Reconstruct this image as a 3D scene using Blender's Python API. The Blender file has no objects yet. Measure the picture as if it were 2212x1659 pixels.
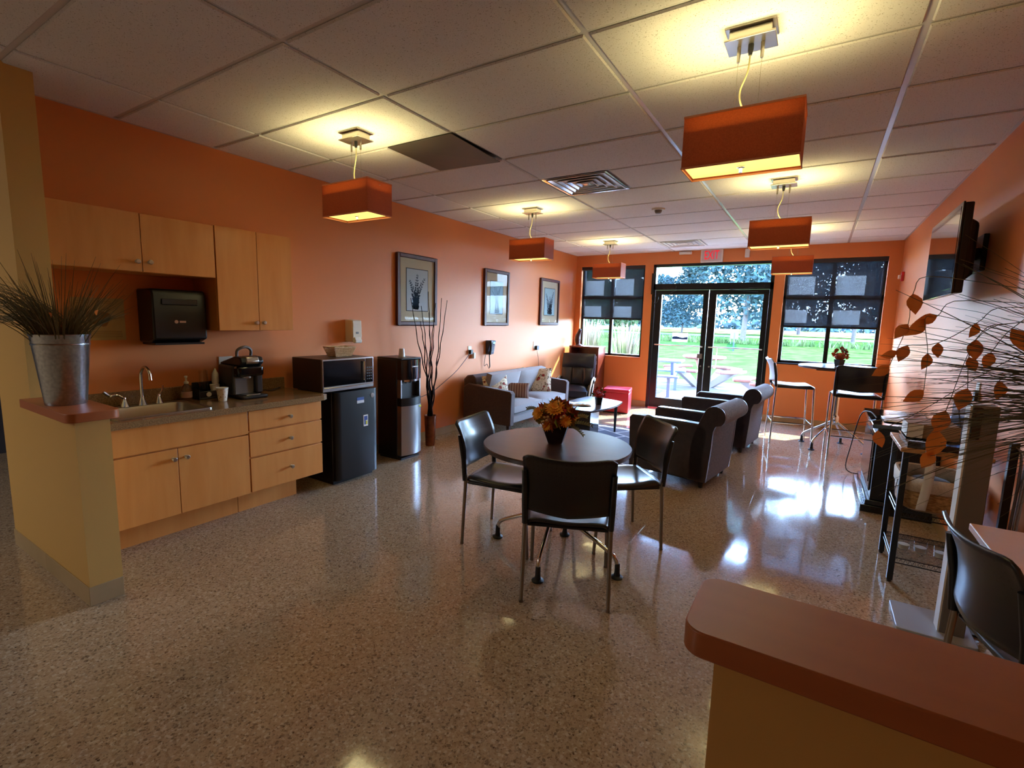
import bpy, bmesh, math, random
from mathutils import Vector, Matrix
PI = math.pi
C = bpy.context.scene.collection
S = bpy.context.scene
random.seed(7)

# ------------------------------------------------------------------ camera
FPX, YAW, PITCH, ROLL = 1049.113, 0.556304843, 0.131765703, 0.0267462385
CAM = Vector((0.96145, -1.4518, 1.49625))
fw = Vector((-math.sin(YAW)*math.cos(PITCH), math.cos(YAW)*math.cos(PITCH), -math.sin(PITCH)))
rt = Vector((math.cos(YAW), math.sin(YAW), 0))
upv = rt.cross(fw)
r2 = math.cos(ROLL)*rt + math.sin(ROLL)*upv
u2 = -math.sin(ROLL)*rt + math.cos(ROLL)*upv
cd = bpy.data.cameras.new('camera')
cd.sensor_fit = 'HORIZONTAL'; cd.sensor_width = 36.0; cd.lens = FPX/2212*36.0
cd.clip_start = 0.02; cd.clip_end = 1000
cam = bpy.data.objects.new('camera', cd); C.objects.link(cam)
m = Matrix((r2, u2, -fw)).transposed().to_4x4(); m.translation = CAM
cam.matrix_world = m
S.camera = cam

# ------------------------------------------------------------------ view, world, sun
S.view_settings.view_transform = 'Standard'
S.view_settings.look = 'None'
S.view_settings.exposure = 1.36
S.view_settings.gamma = 1.0
S.view_settings.use_curve_mapping = False
S.cycles.use_denoising = True
S.cycles.max_bounces = 10; S.cycles.diffuse_bounces = 5; S.cycles.glossy_bounces = 4
S.cycles.transparent_max_bounces = 16; S.cycles.transmission_bounces = 6
S.cycles.sample_clamp_indirect = 6.0
S.cycles.caustics_reflective = False; S.cycles.caustics_refractive = False

wd = bpy.data.worlds.new('sky'); S.world = wd; wd.use_nodes = True
nt = wd.node_tree; nt.nodes.clear()
geo = nt.nodes.new('ShaderNodeTexCoord'); sep = nt.nodes.new('ShaderNodeSeparateXYZ')
rmp = nt.nodes.new('ShaderNodeValToRGB')
rmp.color_ramp.elements[0].position = 0.0; rmp.color_ramp.elements[0].color = (0.66, 0.82, 1.0, 1)
rmp.color_ramp.elements[1].position = 0.5; rmp.color_ramp.elements[1].color = (0.06, 0.10, 0.24, 1)
e_ = rmp.color_ramp.elements.new(0.26); e_.color = (0.46, 0.63, 1.0, 1)
bg = nt.nodes.new('ShaderNodeBackground'); bg.inputs[1].default_value = 40.0
out = nt.nodes.new('ShaderNodeOutputWorld')
nt.links.new(geo.outputs['Generated'], sep.inputs[0]); nt.links.new(sep.outputs[2], rmp.inputs[0])
nt.links.new(rmp.outputs[0], bg.inputs[0]); nt.links.new(bg.outputs[0], out.inputs[0])

sl = bpy.data.lights.new('sun', 'SUN'); sl.energy = 12.0; sl.color = (1.0, 0.93, 0.80); sl.angle = 0.009
sun = bpy.data.objects.new('sun', sl); C.objects.link(sun)
sun.rotation_euler = Vector((0.62, 1.0, 1.06)).to_track_quat('Z', 'Y').to_euler()
sun.location = (8, 20, 20)

def portal(x0, x1, z0, z1):
    l = bpy.data.lights.new('window_portal', 'AREA'); l.shape = 'RECTANGLE'
    l.size = x1-x0; l.size_y = z1-z0; l.cycles.is_portal = True
    o = bpy.data.objects.new('window_portal', l); C.objects.link(o)
    o.location = ((x0+x1)/2, 7.42, (z0+z1)/2); o.rotation_euler = (-PI/2, 0, 0)
portal(-2.92, -1.70, 0.85, 2.52); portal(-1.55, 0.31, 0.0, 2.52); portal(0.45, 1.72, 0.92, 2.52)

# ------------------------------------------------------------------ materials
def srgb(r, g, b):
    f = lambda c: (c/255/12.92) if c/255 <= 0.04045 else ((c/255+0.055)/1.055)**2.4
    return (f(r), f(g), f(b), 1)
class Mat:
    def __init__(s, name, col, rough=0.5, metal=0.0, spec=0.5, coat=0.0, coat_rough=0.1, trans=0, emit=None, estr=0, alpha=1):
        s.m = bpy.data.materials.new(name); s.m.use_nodes = True
        s.t = s.m.node_tree; s.b = s.t.nodes['Principled BSDF']; s.o = s.t.nodes['Material Output']
        b = s.b.inputs
        b['Base Color'].default_value = srgb(*col); b['Roughness'].default_value = rough
        b['Metallic'].default_value = metal; b['Specular IOR Level'].default_value = spec
        b['Coat Weight'].default_value = coat; b['Coat Roughness'].default_value = coat_rough
        b['Transmission Weight'].default_value = trans
        if emit: b['Emission Color'].default_value = srgb(*emit); b['Emission Strength'].default_value = estr
    def n(s, t, **k):
        nd = s.t.nodes.new(t)
        for a, v in k.items():
            if a.startswith('i_'): nd.inputs[a[2:].replace('_', ' ')].default_value = v
            else: setattr(nd, a, v)
        return nd
    def l(s, a, b): s.t.links.new(a, b)
    def coord(s, kind='Object', scale=(1, 1, 1)):
        tc = s.n('ShaderNodeTexCoord'); mp = s.n('ShaderNodeMapping'); mp.inputs['Scale'].default_value = scale
        s.l(tc.outputs[kind], mp.inputs[0]); return mp.outputs[0]
    def ramp(s, fac, stops, const=False):
        r = s.n('ShaderNodeValToRGB'); e = r.color_ramp.elements
        if const: r.color_ramp.interpolation = 'CONSTANT'
        while len(e) < len(stops): e.new(0.5)
        for i, (p, c) in enumerate(stops): e[i].position = p; e[i].color = srgb(*c) if len(c) == 3 else c
        s.l(fac, r.inputs[0]); return r.outputs[0]
    def mottle(s, c1, c2, scale=8, sc=(1, 1, 1), detail=4, kind='Object', lo=0.35, hi=0.65):
        nz = s.n('ShaderNodeTexNoise', i_Scale=scale, i_Detail=detail); s.l(s.coord(kind, sc), nz.inputs[0])
        s.l(s.ramp(nz.outputs[0], [(lo, c1), (hi, c2)]), s.b.inputs['Base Color']); return s
    def bump(s, scale=200, strength=0.1, dist=0.001, sc=(1, 1, 1), kind='Object', tex='ShaderNodeTexNoise'):
        nz = s.n(tex); nz.inputs['Scale'].default_value = scale; s.l(s.coord(kind, sc), nz.inputs[0])
        bp = s.n('ShaderNodeBump'); bp.inputs['Strength'].default_value = strength; bp.inputs['Distance'].default_value = dist
        s.l(nz.outputs[0], bp.inputs['Height']); s.l(bp.outputs[0], s.b.inputs['Normal']); return s

orange = Mat('orange_paint', (224, 138, 80), 0.46, spec=0.35).bump(90, 0.12, 0.002)
orange_end = orange
yellow = Mat('yellow_paint', (214, 172, 98), 0.45).bump(90, 0.12, 0.002)
hallgrey = Mat('hall_paint', (70, 78, 96), 0.5).bump(90, 0.1, 0.002)
basevinyl = Mat('cove_base_vinyl', (176, 152, 112), 0.4).mottle((168, 144, 104), (184, 160, 120), 3)
tile = Mat('ceiling_tile', (216, 215, 222), 0.9, spec=0.2)
nz = tile.n('ShaderNodeTexNoise', i_Scale=170.0, i_Detail=2.0); tile.l(tile.coord(), nz.inputs[0])
tile.l(tile.ramp(nz.outputs[0], [(0.30, (150, 146, 144)), (0.37, (228, 228, 233))]), tile.b.inputs['Base Color'])
bp = tile.n('ShaderNodeBump', i_Strength=0.5, i_Distance=0.002); tile.l(nz.outputs[0], bp.inputs['Height']); tile.l(bp.outputs[0], tile.b.inputs['Normal'])
tee = Mat('ceiling_tee', (214, 214, 220), 0.22).bump(40, 0.03, 0.001)

# floor: polished chip-patterned vinyl
flo = Mat('chip_floor', (170, 140, 110), 0.10, spec=0.6, coat=0.25, coat_rough=0.03)
co = flo.coord()
v1 = flo.n('ShaderNodeTexVoronoi', i_Scale=110.0, i_Randomness=1.0); flo.l(co, v1.inputs[0])
s1 = flo.n('ShaderNodeSeparateColor'); flo.l(v1.outputs['Color'], s1.inputs[0])
c1 = flo.ramp(s1.outputs[0], [(0.0, (82, 60, 42)), (0.07, (150, 124, 94)), (0.25, (184, 162, 134)), (0.58, (174, 150, 122)), (0.84, (204, 190, 168)), (0.94, (150, 132, 112))], True)
v2 = flo.n('ShaderNodeTexVoronoi', i_Scale=230.0, i_Randomness=1.0); flo.l(co, v2.inputs[0])
s2 = flo.n('ShaderNodeSeparateColor'); flo.l(v2.outputs['Color'], s2.inputs[0])
c2 = flo.ramp(s2.outputs[1], [(0.0, (56, 38, 28)), (0.07, (174, 150, 124)), (0.7, (190, 170, 144))], True)
mx = flo.n('ShaderNodeMix', data_type='RGBA'); mx.inputs[0].default_value = 0.42
flo.l(c1, mx.inputs[6]); flo.l(c2, mx.inputs[7])
flo.l(mx.outputs[2], flo.b.inputs['Base Color'])
wv = flo.n('ShaderNodeTexNoise', i_Scale=7.0, i_Detail=3.0); flo.l(flo.coord('Object', (1, 0.35, 1)), wv.inputs[0])
# fine seams of the 305 mm squares
br = flo.n('ShaderNodeTexBrick', i_Scale=1.0, i_Mortar_Size=0.0018); br.offset = 0
br.inputs['Brick Width'].default_value = 0.61; br.inputs['Row Height'].default_value = 0.61; flo.l(flo.coord(), br.inputs[0])
b1 = flo.n('ShaderNodeBump', i_Strength=0.05, i_Distance=0.02); flo.l(wv.outputs[0], b1.inputs['Height'])
b2 = flo.n('ShaderNodeBump', i_Strength=0.25, i_Distance=0.0005); b2.invert = True
flo.l(br.outputs['Fac'], b2.inputs['Height']); flo.l(b1.outputs[0], b2.inputs['Normal'])
flo.l(b2.outputs[0], flo.b.inputs['Normal']); flo.l(b1.outputs[0], flo.b.inputs['Coat Normal'])

def wood(name, a, b, rough=0.35, sc=(1, 1, 0.12), scale=14, coat=0.15):
    w = Mat(name, a, rough, coat=coat, coat_rough=0.2)
    nz = w.n('ShaderNodeTexNoise', i_Scale=scale, i_Detail=6.0, i_Distortion=0.6); w.l(w.coord('Object', sc), nz.inputs[0])
    w.l(w.ramp(nz.outputs[0], [(0.3, a), (0.7, b)]), w.b.inputs['Base Color']); return w
maple = wood('maple_veneer', (212, 136, 66), (222, 150, 80))
cherry_top = wood('cherry_laminate', (172, 98, 54), (184, 108, 62), 0.45, (0.12, 1, 1), 10)
cherry = wood('cherry_wood', (92, 40, 28), (118, 54, 36), 0.3)
frame_wood = wood('mahogany_frame', (66, 24, 22), (88, 34, 30), 0.5, coat=0)
darkwood = wood('espresso_laminate', (58, 42, 40), (72, 52, 48), 0.28, (0.15, 1, 1), 12)
desk_lam = wood('peach_laminate', (196, 148, 112), (206, 158, 122), 0.4, (0.2, 1, 1), 6)
honey = wood('honey_wood', (176, 122, 66), (192, 138, 80), 0.4)
granite = Mat('brown_granite_laminate', (120, 90, 62), 0.22, coat=0.3).mottle((118, 88, 58), (164, 130, 92), 150, detail=5, lo=0.35, hi=0.65)
black = Mat('black_plastic', (18, 18, 21), 0.34).bump(400, 0.04, 0.0005)
blackgloss = Mat('black_gloss', (12, 12, 14), 0.09, coat=0.5).bump(3, 0.01, 0.001)
blackmetal = Mat('black_frame_aluminium', (16, 18, 22), 0.35, metal=0.2).bump(300, 0.03, 0.0005)
fridgeblk = Mat('black_textured_enamel', (12, 13, 17), 0.38).bump(260, 0.15, 0.001)
dkgrey = Mat('dark_grey_plastic', (52, 54, 60), 0.4).bump(300, 0.05, 0.0005)
grey = Mat('grey_plastic', (118, 116, 116), 0.45).bump(300, 0.05, 0.0005)
kgrey = Mat('grey_enamel', (112, 104, 100), 0.5).bump(200, 0.05, 0.0005)
chrome = Mat('chrome', (210, 208, 205), 0.10, metal=1).bump(8, 0.01, 0.001)
nickel = Mat('satin_nickel', (190, 184, 176), 0.28, metal=1).bump(300, 0.05, 0.0005)
steel = Mat('brushed_steel', (176, 176, 178), 0.3, metal=1).bump(30, 0.12, 0.0006, (40, 40, 1))
sinksteel = Mat('sink_steel', (170, 160, 148), 0.35, metal=1).bump(60, 0.05, 0.0006)
legmetal = Mat('bronze_grey_tube', (140, 128, 116), 0.3, metal=0.9).bump(200, 0.03, 0.0005)
galv = Mat('galvanised_zinc', (176, 182, 190), 0.27, metal=0.95).mottle((164, 170, 178), (188, 194, 200), 70, detail=2)
white = Mat('white_plastic', (226, 222, 214), 0.4).bump(300, 0.03, 0.0005)
cream = Mat('cream_plastic', (222, 206, 182), 0.42).bump(300, 0.03, 0.0005)
paper = Mat('white_paper', (232, 230, 226), 0.8).mottle((228, 226, 222), (236, 234, 230), 4)
oldpaper = Mat('tan_paper', (190, 160, 112), 0.8).mottle((180, 150, 102), (198, 168, 120), 6)
red = Mat('red_plastic', (190, 24, 30), 0.4).bump(300, 0.03, 0.0005)
redleather = Mat('red_vinyl', (196, 24, 44), 0.35, coat=0.2).bump(220, 0.2, 0.001)
exitred = Mat('exit_letter_red', (230, 26, 50), 0.5, emit=(255, 16, 40), estr=0.25).bump(50, 0.01)
ivory = Mat('plate_ivory', (226, 218, 200), 0.4).bump(300, 0.02, 0.0005)
blinddark = Mat('blind_cassette', (46, 46, 52), 0.5).bump(200, 0.05, 0.0005)
cord_w = Mat('clear_cord', (190, 184, 140), 0.3).bump(300, 0.05, 0.0005)
blackcord = Mat('black_rubber', (16, 15, 16), 0.5).bump(300, 0.05, 0.0005)
rubber = Mat('rubber_foot', (20, 20, 24), 0.5).bump(200, 0.05, 0.0005)

def fabric(name, a, b, scale=260, rough=0.85):
    f = Mat(name, a, rough, spec=0.3); f.b.inputs['Sheen Weight'].default_value = 0.25
    f.mottle(a, b, scale, detail=2); return f.bump(scale*1.5, 0.4, 0.001)
sofa_dark = fabric('brown_upholstery', (66, 48, 48), (86, 64, 62), 160)
sofa_grey = fabric('grey_cushion_fabric', (128, 120, 120), (150, 142, 142), 200)
chairdark = Mat('dark_leatherette', (44, 34, 42), 0.36, coat=0.12).mottle((38, 29, 38), (50, 39, 46), 20).bump(240, 0.15, 0.0008)
chairtweed = fabric('brown_tweed', (70, 58, 64), (104, 88, 92), 60)
tnw = chairtweed.n('ShaderNodeTexBrick', i_Scale=9.0, i_Mortar_Size=0.02)
blackleather = Mat('black_leather', (40, 40, 48), 0.32, coat=0.15).bump(160, 0.25, 0.0012)
wicker = Mat('tan_wicker', (176, 128, 78), 0.6); wicker.mottle((130, 88, 48), (190, 146, 92), 40, (1, 1, 3)).bump(90, 0.6, 0.003, (1, 1, 3))
wickerlight = Mat('light_wicker', (214, 178, 124), 0.6).mottle((196, 158, 104), (224, 190, 138), 40).bump(90, 0.4, 0.002)
linen = fabric('cream_linen', (214, 196, 168), (230, 214, 190), 120)
canvas = fabric('tan_canvas', (168, 124, 84), (184, 140, 98), 160)

def thin_glass(name, tint=(1, 1, 1), refl=1.0, ior=1.5):
    g = Mat(name, (255, 255, 255)); g.t.nodes.remove(g.b)
    tr = g.n('ShaderNodeBsdfTransparent'); tr.inputs[0].default_value = (*tint, 1)
    gl = g.n('ShaderNodeBsdfGlossy'); gl.inputs['Roughness'].default_value = 0.02
    fr = g.n('ShaderNodeFresnel'); fr.inputs[0].default_value = ior
    m0 = g.n('ShaderNodeMath', operation='MULTIPLY'); m0.inputs[1].default_value = refl; g.l(fr.outputs[0], m0.inputs[0])
    # only the outer side of each glass face mirrors; from inside the slab light passes straight on
    ge = g.n('ShaderNodeNewGeometry'); ml = g.n('ShaderNodeMath', operation='MULTIPLY'); iv = g.n('ShaderNodeMath', operation='SUBTRACT')
    iv.inputs[0].default_value = 1.0; g.l(ge.outputs['Backfacing'], iv.inputs[1]); g.l(m0.outputs[0], ml.inputs[0]); g.l(iv.outputs[0], ml.inputs[1])
    mix = g.n('ShaderNodeMixShader'); g.l(ml.outputs[0], mix.inputs[0]); g.l(tr.outputs[0], mix.inputs[1]); g.l(gl.outputs[0], mix.inputs[2])
    g.l(mix.outputs[0], g.o.inputs[0]); return g
glass = thin_glass('window_glass', (0.88, 0.95, 0.97))
picglass = thin_glass('picture_glass', (0.97, 0.98, 0.98), 0.15)
clearglass = thin_glass('clear_glass', (0.93, 0.94, 0.95), 1.5)
clearblue = thin_glass('clear_bluish_acrylic', (0.55, 0.66, 0.78), 1.8)

winpaper = Mat('backlit_paper', (226, 226, 220), 0.8)
_tl = winpaper.n('ShaderNodeBsdfTranslucent'); _tl.inputs[0].default_value = srgb(240, 240, 232)
_mx = winpaper.n('ShaderNodeMixShader'); _mx.inputs[0].default_value = 0.75; winpaper.bump(200, .05)
winpaper.l(winpaper.b.outputs[0], _mx.inputs[1]); winpaper.l(_tl.outputs[0], _mx.inputs[2]); winpaper.l(_mx.outputs[0], winpaper.o.inputs[0])
# roller shade cloth: open weave, partly see-through
shade_m = Mat('roller_shade_mesh', (70, 72, 76), 0.8)
tr = shade_m.n('ShaderNodeBsdfTransparent'); tr.inputs[0].default_value = (0.30, 0.315, 0.335, 1)
mixs = shade_m.n('ShaderNodeMixShader'); mixs.inputs[0].default_value = 0.5
tl = shade_m.n('ShaderNodeBsdfTranslucent'); tl.inputs[0].default_value = (0.03, 0.03, 0.035, 1)
ad = shade_m.n('ShaderNodeMixShader'); ad.inputs[0].default_value = 0.4
shade_m.bump(900, 0.1, 0.0003)
shade_m.l(shade_m.b.outputs[0], ad.inputs[1]); shade_m.l(tl.outputs[0], ad.inputs[2])
shade_m.l(tr.outputs[0], mixs.inputs[1]); shade_m.l(ad.outputs[0], mixs.inputs[2]); shade_m.l(mixs.outputs[0], shade_m.o.inputs[0])

# pendant shade fabric: terracotta cloth that lets some light through
lampfab = Mat('terracotta_shade_cloth', (160, 76, 46), 0.8)
lampfab.mottle((150, 70, 42), (166, 82, 50), 220, detail=2)
tl = lampfab.n('ShaderNodeBsdfTranslucent'); tl.inputs[0].default_value = srgb(200, 84, 30)
mix = lampfab.n('ShaderNodeMixShader'); mix.inputs[0].default_value = 0.035
lampfab.l(lampfab.b.outputs[0], mix.inputs[1]); lampfab.l(tl.outputs[0], mix.inputs[2]); lampfab.l(mix.outputs[0], lampfab.o.inputs[0])
diff_m = Mat('lamp_diffuser', (240, 226, 150), 0.5, emit=(255, 226, 120), estr=0.55).bump(20, 0.01)
bulb_m = Mat('lamp_bulb', (255, 240, 190), 0.5, emit=(255, 232, 140), estr=2.5).bump(20, 0.01)
trimlight = Mat('shade_trim_tape', (206, 132, 96), 0.7).bump(300, 0.1, 0.0005)

# ------------------------------------------------------------------ mesh helpers
class MB:
    def __init__(s): s.v = []; s.f = []; s.mi = []
    def add(s, vs, fs, mi=0):
        n = len(s.v); s.v += [tuple(v) for v in vs]; s.f += [tuple(i+n for i in f) for f in fs]; s.mi += [mi]*len(fs); return s
    def box(s, x0, x1, y0, y1, z0, z1, mi=0, rz=0, c=None):
        vs = [(x, y, z) for x in (x0, x1) for y in (y0, y1) for z in (z0, z1)]
        if rz:
            cx, cy = c or ((x0+x1)/2, (y0+y1)/2); ca, sa = math.cos(rz), math.sin(rz)
            vs = [(cx+(x-cx)*ca-(y-cy)*sa, cy+(x-cx)*sa+(y-cy)*ca, z) for x, y, z in vs]
        return s.add(vs, [(0, 1, 3, 2), (4, 6, 7, 5), (0, 4, 5, 1), (2, 3, 7, 6), (0, 2, 6, 4), (1, 5, 7, 3)], mi)
    def prism(s, pts, a, b, axis='z', mi=0):
        n = len(pts)
        def P(p, h): return (p[0], p[1], h) if axis == 'z' else ((h, p[0], p[1]) if axis == 'x' else (p[0], h, p[1]))
        vs = [P(p, a) for p in pts]+[P(p, b) for p in pts]
        return s.add(vs, [tuple(range(n))[::-1], tuple(range(n, 2*n))]+[(i, (i+1) % n, n+(i+1) % n, n+i) for i in range(n)], mi)
    def tube(s, pts, r, seg=8, mi=0, cap=True):
        pts = [Vector(p) for p in pts]; n = len(pts)
        rs = r if isinstance(r, (list, tuple)) else [r]*n
        up = None; vs = []
        for i, p in enumerate(pts):
            t = (pts[min(i+1, n-1)]-pts[max(i-1, 0)])
            t = t.normalized() if t.length > 1e-9 else Vector((0, 0, 1))
            if up is None: up = t.orthogonal().normalized()
            up = (up-t*up.dot(t)); up = up.normalized() if up.length > 1e-6 else t.orthogonal().normalized()
            w = t.cross(up)
            for k in range(seg):
                a = 2*PI*k/seg; vs.append(p+(up*math.cos(a)+w*math.sin(a))*rs[i])
        fs = [(i*seg+k, i*seg+(k+1) % seg, (i+1)*seg+(k+1) % seg, (i+1)*seg+k) for i in range(n-1) for k in range(seg)]
        if cap: fs += [tuple(range(seg))[::-1], tuple(range((n-1)*seg, n*seg))]
        return s.add(vs, fs, mi)
    def lathe(s, prof, c=(0, 0, 0), seg=24, mi=0, axis='z', cap=True):
        vs = []
        for r, h in prof:
            for k in range(seg):
                a = 2*PI*k/seg; x, y = r*math.cos(a), r*math.sin(a)
                p = (x, y, h) if axis == 'z' else ((h, x, y) if axis == 'x' else (x, h, y))
                vs.append((p[0]+c[0], p[1]+c[1], p[2]+c[2]))
        n = len(prof)
        fs = [(i*seg+k, i*seg+(k+1) % seg, (i+1)*seg+(k+1) % seg, (i+1)*seg+k) for i in range(n-1) for k in range(seg)]
        if cap:
            if prof[0][0] > 1e-6: fs.append(tuple(range(seg))[::-1])
            if prof[-1][0] > 1e-6: fs.append(tuple(range((n-1)*seg, n*seg)))
        return s.add(vs, fs, mi)
    def grid(s, f, nu, nv, mi=0, closeu=False):
        vs = [f(i/(nu if closeu else nu), j/nv) for j in range(nv+1) for i in range(nu+1)]
        return s.add(vs, [(j*(nu+1)+i, j*(nu+1)+i+1, (j+1)*(nu+1)+i+1, (j+1)*(nu+1)+i) for j in range(nv) for i in range(nu)], mi)
    def ball(s, c, r, mi=0, seg=12, rings=8, sq=(1, 1, 1)):
        prof = [(max(1e-5, math.sin(PI*i/rings))*r, -math.cos(PI*i/rings)*r) for i in range(rings+1)]
        n0 = len(s.v); s.lathe(prof, (0, 0, 0), seg, mi, cap=False)
        for i in range(n0, len(s.v)):
            x, y, z = s.v[i]; s.v[i] = (c[0]+x*sq[0], c[1]+y*sq[1], c[2]+z*sq[2])
        return s
    def build(s, name, mat, parent=None, bevel=0, solid=0, sub=0, smooth=40, W=False, seg=2, kind=None, label=None):
        me = bpy.data.meshes.new(name)
        vs = s.v
        if W and parent is not None:
            L = parent.location; vs = [(a-L[0], b-L[1], c-L[2]) for a, b, c in vs]
        me.from_pydata(vs, [], s.f); me.validate(verbose=False)
        mats = mat if isinstance(mat, (list, tuple)) else [mat]
        for mm in mats: me.materials.append(mm.m)
        if len(mats) > 1 and len(me.polygons) == len(s.mi): me.polygons.foreach_set('material_index', s.mi)
        bm = bmesh.new(); bm.from_mesh(me); bmesh.ops.remove_doubles(bm, verts=bm.verts, dist=1e-6) if not len(mats) > 5 else None
        bmesh.ops.recalc_face_normals(bm, faces=bm.faces); bm.to_mesh(me); bm.free()
        if smooth:
            me.shade_smooth()
            try: me.set_sharp_from_angle(angle=math.radians(smooth))
            except Exception: pass
        o = bpy.data.objects.new(name, me); C.objects.link(o)
        if parent is not None: o.parent = parent
        if solid: md = o.modifiers.new('solid', 'SOLIDIFY'); md.thickness = solid; md.offset = 0
        if bevel: md = o.modifiers.new('bevel', 'BEVEL'); md.width = bevel; md.segments = seg; md.limit_method = 'ANGLE'; md.angle_limit = math.radians(50)
        if sub: md = o.modifiers.new('sub', 'SUBSURF'); md.levels = sub; md.render_levels = sub
        if kind: o['kind'] = kind
        if label: o['label'] = label
        return o
def tag(o, label, cat, group=None, kind=None):
    o['label'] = label; o['category'] = cat
    if group: o['group'] = group
    if kind: o['kind'] = kind
    return o
def thing(name, label, cat, loc=(0, 0, 0), rz=0, group=None):
    o = bpy.data.objects.new(name, None); C.objects.link(o); o.empty_display_size = 0.1
    o.location = loc; o.rotation_euler = (0, 0, rz); return tag(o, label, cat, group)
def struct(name, mb, mat, parent=None, **k):
    o = mb.build(name, mat, parent, **k)
    if parent is None: o['kind'] = 'structure'
    return o
def dup(root, loc, rz, label, group=None):
    r = root.copy(); C.objects.link(r); r.location = loc; r.rotation_euler = (0, 0, rz); r['label'] = label
    if group: r['group'] = group
    for ch in list(root.children):
        c = ch.copy(); C.objects.link(c); c.parent = r
        for g in list(ch.children):
            d = g.copy(); C.objects.link(d); d.parent = c
    return r
def box(*a, **k): return MB().box(*a, **k)
def text(name, body, size, mat, parent, loc, rot, ext=0.001, sx=1.0, W=True):
    cu = bpy.data.curves.new(name, 'FONT'); cu.body = body; cu.size = size; cu.extrude = ext
    cu.align_x = 'CENTER'; cu.align_y = 'CENTER'
    t = bpy.data.objects.new(name, cu)
    C.objects.link(t); dg = bpy.context.evaluated_depsgraph_get(); me = bpy.data.meshes.new_from_object(t.evaluated_get(dg))
    C.objects.unlink(t); bpy.data.objects.remove(t)
    me.materials.clear(); me.materials.append(mat.m)
    o = bpy.data.objects.new(name, me); C.objects.link(o)
    o.parent = parent; L = Vector(loc)
    if W and parent is not None: L = L-parent.location
    o.location = L; o.rotation_euler = rot; o.scale = (sx, 1, 1); return o
def bez(p0, p1, p2, n=10):
    p0, p1, p2 = Vector(p0), Vector(p1), Vector(p2)
    return [p0*(1-t)**2+p1*2*t*(1-t)+p2*t*t for t in [i/n for i in range(n+1)]]
def spline(pts, n=6):
    P = [Vector(p) for p in pts]; P = [2*P[0]-P[1]]+P+[2*P[-1]-P[-2]]; o = []
    for i in range(1, len(P)-2):
        for k in range(n):
            t = k/n; a, b, c, d = P[i-1:i+3]
            o.append(0.5*((2*b)+(c-a)*t+(2*a-5*b+4*c-d)*t*t+(3*b-a-3*c+d)*t**3))
    o.append(P[-2]); return o

XL, XR, YF, H = -3.03, 1.86, 7.18, 2.72

# ================================================================== THE ROOM
struct('floor', box(-6, 3.2, -8, YF+0.06, -0.12, 0), flo)
# ceiling: tees plus tegular tiles with the gap between them
cb = MB()
cb.box(-6, 3.2, -8, YF+0.1, H+0.006, H+0.08, mi=1)
xs = [-6.1, -4.88, -3.66, -2.44, -1.22, 0, 1.22, 2.44, 3.2]
ys = [i*0.61 for i in range(-13, 13)]
skip = {(-2.44, 2): 'R', (-1.22, 4): 'L', (-1.22, 10): 'L'}
rt_ = random.Random(3)
for i in range(len(xs)-1):
    for j in range(len(ys)-1):
        x0, x1, y0, y1 = xs[i], xs[i+1], ys[j], ys[j+1]
        k = (x0, round(y0/0.61)); g = 0.013
        a, b = x0+g, x1-g
        if k in skip:
            mid = (x0+x1)/2
            if skip[k] == 'R': b = mid-g
            else: a = mid+g
        if x0 < XL < x1 and y0 > -0.5: a = max(a, XL+0.012)
        if x0 < XR < x1: b = min(b, XR-0.012)
        y1c = min(y1, YF)
        if y0 >= YF: continue
        dz = rt_.uniform(-0.0015, 0.0015)
        z = H-0.004+dz; s = 0.006
        ya, yb = y0+g, y1c-g
        cb.add([(a, ya, H+0.004), (b, ya, H+0.004), (b, yb, H+0.004), (a, yb, H+0.004), (a+s, ya+s, z), (b-s, ya+s, z), (b-s, yb-s, z), (a+s, yb-s, z)],
               [(4, 5, 6, 7), (0, 1, 5, 4), (1, 2, 6, 5), (2, 3, 7, 6), (3, 0, 4, 7)])
struct('ceiling', cb, [tile, tee], smooth=0)
# wall angle along the edges
struct('trim_1', box(XL, XL+0.022, -0.48, YF, H-0.004, H).box(XR-0.022, XR, -0.5, YF, H-0.004, H).box(XL, XR, YF-0.022, YF, H-0.004, H), tee)

struct('wall_left', box(-3.24, XL, -0.48, YF+0.25, 0, H+0.05), orange)
struct('wall_right', box(XR, XR+0.15, -8, YF+0.25, 0, H+0.05), orange)
wf = MB(); B = YF+0.24
for a in [(-3.24, -2.92, 0, H+.05), (-2.92, -1.71, 0, 0.875), (-2.92, -1.71, 2.51, H+.05), (-1.71, -1.56, 0, H+.05), (-1.56, 0.32, 2.51, H+.05),
          (0.32, 0.46, 0, H+.05), (0.46, 1.71, 0, 0.935), (0.46, 1.71, 2.51, H+.05), (1.71, XR+.15, 0, H+.05)]:
    wf.box(a[0], a[1], YF, B, a[2], a[3])
struct('wall_front', wf, orange_end, smooth=0)
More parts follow.
